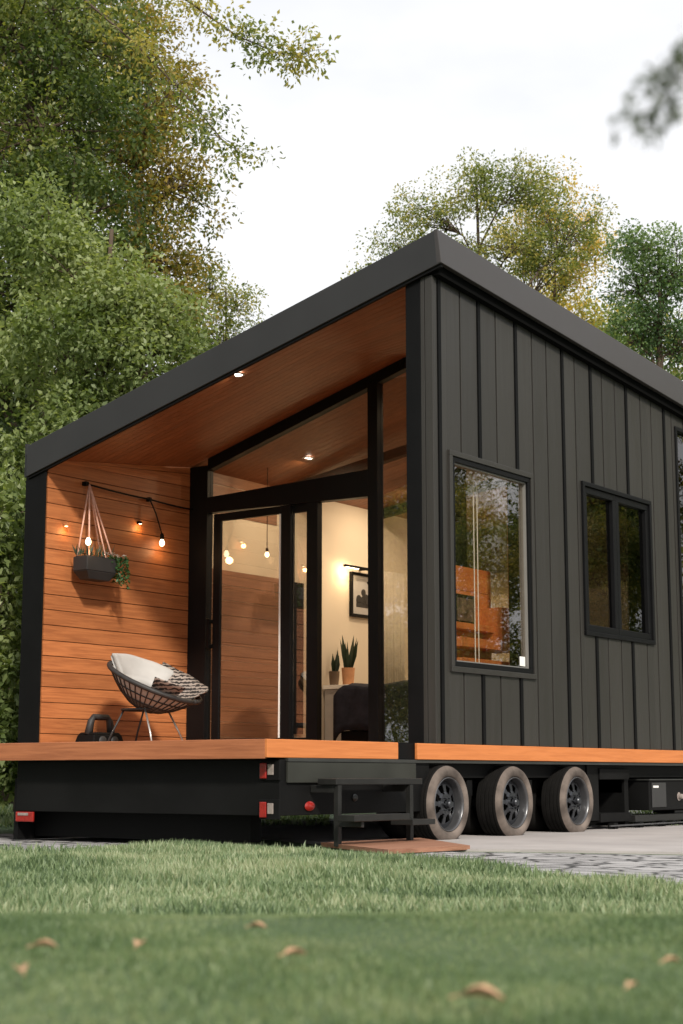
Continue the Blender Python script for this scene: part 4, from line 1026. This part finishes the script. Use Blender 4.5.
T['centre'] = make_tree('slender_tree', at_px(505, 37), px_lobes(505, 37, [(490, 168, 50, 34, 0, 1.4), (440, 192, 42, 32, 0, 1.2), (540, 155, 42, 30, 0, 1.2), (585, 205, 34, 40, 0, 1), (400, 225, 32, 22, 0, .8), (520, 225, 50, 32, 0, 1.2), (560, 250, 40, 28, 0, 1), (375, 262, 28, 22, 0, .6), (470, 245, 40, 25, 0, 1)]),
     330, 60, .085, M['leaf_mid'], 17, 'wide crowned green and gold tree above the peak of the roof', trunk_r=.12, crad=.40, twigs=.8, inner=.15)
make_tree('slender_tree', at_px(552, 39), px_lobes(552, 39, [(560, 190, 50, 40, 0, 1), (600, 230, 30, 30, 0, .8), (535, 230, 36, 30, 0, .8), (575, 265, 30, 22, 0, .7)]),
     150, 56, .085, M['leaf_gold'], 18, 'golden leaved slim tree with a dark stem behind the roof peak', trunk_r=.10, crad=.40, twigs=.9, inner=.15)
make_tree('young_tree', at_px(580, 42), px_lobes(580, 42, [(560, 290, 26, 30, 0, .8), (590, 305, 28, 30, 0, .8), (600, 335, 30, 30, 0, 1), (545, 300, 22, 26, 0, .8)]),
     110, 34, .12, M['leaf_gold'], 19, 'small yellow tree low over the sloping roof edge', trunk_r=.06, crad=.4, twigs=.6)
T['right'] = make_tree('broadleaf_tree', at_px(660, 34), px_lobes(660, 34, [(655, 225, 36, 25, 0, 1), (690, 255, 40, 35, 0, 1), (650, 270, 40, 28, 0, 1), (670, 310, 36, 28, 0, 1), (640, 325, 30, 28, 0, .9), (700, 330, 40, 40, 0, 1)]),
     240, 64, .085, M['leaf_cool'], 20, 'blue green tree with a dark trunk at the right edge', trunk_r=.16, crad=.36, twigs=.7, inner=.2)
T['far'] = make_tree('woodland_tree', at_px(630, 50), px_lobes(630, 50, [(620, 330, 45, 50, 0, 2), (670, 360, 50, 60, 0, 2), (580, 360, 45, 50, 0, 2), (640, 420, 70, 60, 0, 2.4), (630, 560, 80, 90, 0, 2.6), (630, 680, 80, 60, 0, 2.6)]),
     480, 60, .17, M['leaf_mid'], 21, 'green woodland tree filling in below the trees at right', trunk_r=.2, crad=.7, twigs=.3)
def copy_tree(src, loc, rz, s, label, group):
    r = src.copy(); col.objects.link(r); r.location = loc; r.rotation_euler = (0, 0, rz); r.scale = (s, s, s); r['label'] = label
    if group: r['group'] = group
    for ch_ in list(src.children):
        c = ch_.copy(); col.objects.link(c); c.parent = r
    return r
# the far edge of the wood, seen under the trailer and between the trees
rr = random.Random(77)
ords = ['first', 'second', 'third', 'fourth', 'fifth', 'sixth', 'seventh', 'eighth', 'ninth', 'tenth', 'eleventh', 'twelfth']
for i, (u, k) in enumerate([(-60, 46), (30, 50), (250, 58), (420, 62), (560, 60), (700, 56), (790, 50)]):
    copy_tree(T['far'], at_px(u, k), rr.uniform(0, 6), (.5 if 230 < u < 500 else .62 if u == 560 else rr.uniform(.72, .9)), ords[i] + ' tree from the left in the far wood edge beyond the back lawn', 'trees of the far wood edge')
# the wood on the near side, mirrored in the glass
for i, (x, y, s, w_) in enumerate([(9.6, 42, .62, 'far'), (13, 47, .95, 'far'), (4.5, 41, .95, 'far'), (15, 34, 1.0, 'big'), (7, 46, 1.25, 'big'), (10, 52, 1.15, 'far'), (1, 50, 1.0, 'far'), (6, 58, 1.3, 'far'), (-2, 58, 1.3, 'far')]):
    copy_tree(T[w_], (x, y, 0), rr.uniform(0, 6), s, ords[i] + ' of the trees on the right hand side, mirrored in the side windows', 'trees mirrored in the side windows')
for i, (x, y, s, w_) in enumerate([(-29, -4, 1.0, 'big'), (-24, -11, .9, 'far'), (-33, 3, 1.0, 'far'), (-17, -18, 1.0, 'big'), (-30, -14, 1.1, 'right'), (-22, -20, 1.1, 'far'), (-26, -7, 1.0, 'far'), (-31, -9, 1.1, 'far')]):
    copy_tree(T[w_], (x, y, 0), rr.uniform(0, 6), s, ords[i] + ' of the trees before the porch, mirrored in the glass doors', 'trees mirrored in the glass doors')

for i, (x, y, s) in enumerate([(6, 38, .5), (9, 38, .45), (12, 40, .5), (3, 40, .5), (0, 44, .55), (15, 38, .5), (-2, 48, .55)]):
    copy_tree(T['far'], (x, y, 0), rr.uniform(0, 6), s, ords[i] + ' low bushy tree of the right hand understorey, mirrored in the side windows', 'bushy trees mirrored in the side windows')
for i, (x, y, s) in enumerate([(-23, -3, .5), (-25, -1, .5), (-21, -6, .5), (-19, -9, .5), (-27, 2, .5)]):
    copy_tree(T['far'], (x, y, 0), rr.uniform(0, 6), s, ords[i] + ' low bushy tree before the porch, mirrored in the glass doors', 'bushy trees mirrored in the glass doors')
# overhanging boughs: a near one at the upper right, one of the left tree at the top
def bough(name, path, rad, sprays, leaf, mat, seed, label, spread, per=16, cr=.1, parent=None):
    rr = random.Random(seed); mb = MB(); path = [Vector(p) for p in path]
    mb.tube(path, [rad * (1 - .8 * i / (len(path) - 1)) for i in range(len(path))], 7)
    cs = []
    for k in range(sprays):
        i = rr.random() ** .8 * (len(path) - 1.001); a = path[int(i)].lerp(path[int(i) + 1], i % 1)
        d = Vector((rr.gauss(0, 1), rr.gauss(0, 1), rr.gauss(-.25, .7))).normalized() * spread * rr.uniform(.3, 1)
        mb.tube([a, a + d * .5 + Vector((0, 0, .05 * spread)), a + d], [rad * .22, rad * .14, rad * .06], 4, False); cs += [a + d, a + d * .7]
    t = thing(name, path[0], label, 'branch')
    me = leaves_mesh('leaves', [tuple(c - path[0]) for c in cs], [cr] * len(cs), per, leaf, mat, seed + 1, .3)
    c = bpy.data.objects.new('leaves', me); col.objects.link(c); c.parent = t
    mb.build('twigs', M['bark'], t, smooth=True, origin=path[0])
    return t
def P3(u, v, k):
    b = (u - 341.5) / FPX * k; return ab(k, b, EYE + (775 - v) / 1627 * k)
bough('overhanging_branch', [P3(60, -60, 25), P3(120, -5, 25), P3(180, 60, 25), P3(215, 105, 25), P3(240, 125, 25)], .022, 52, .095, M['leaf_mid'], 31, 'branch with airy leaves reaching right across the pale sky at upper left', .75, 15, .26)
bough('overhanging_branch', [P3(120, -100, 24), P3(180, -50, 24), P3(230, -12, 24), P3(275, 8, 24), P3(305, 8, 24)], .022, 56, .09, M['leaf_mid'], 32, 'branch hanging in from the top edge left of the middle', .55, 15, .24)
bough('near_branch', [P3(800, -90, 1.6), P3(745, -30, 1.6), P3(712, 20, 1.6), P3(682, 65, 1.6), P3(645, 112, 1.6)], .002, 40, .014, M['leaf_grey'], 33, 'blurred leafy branch hanging close to the camera at upper right', .048, 5, .016)
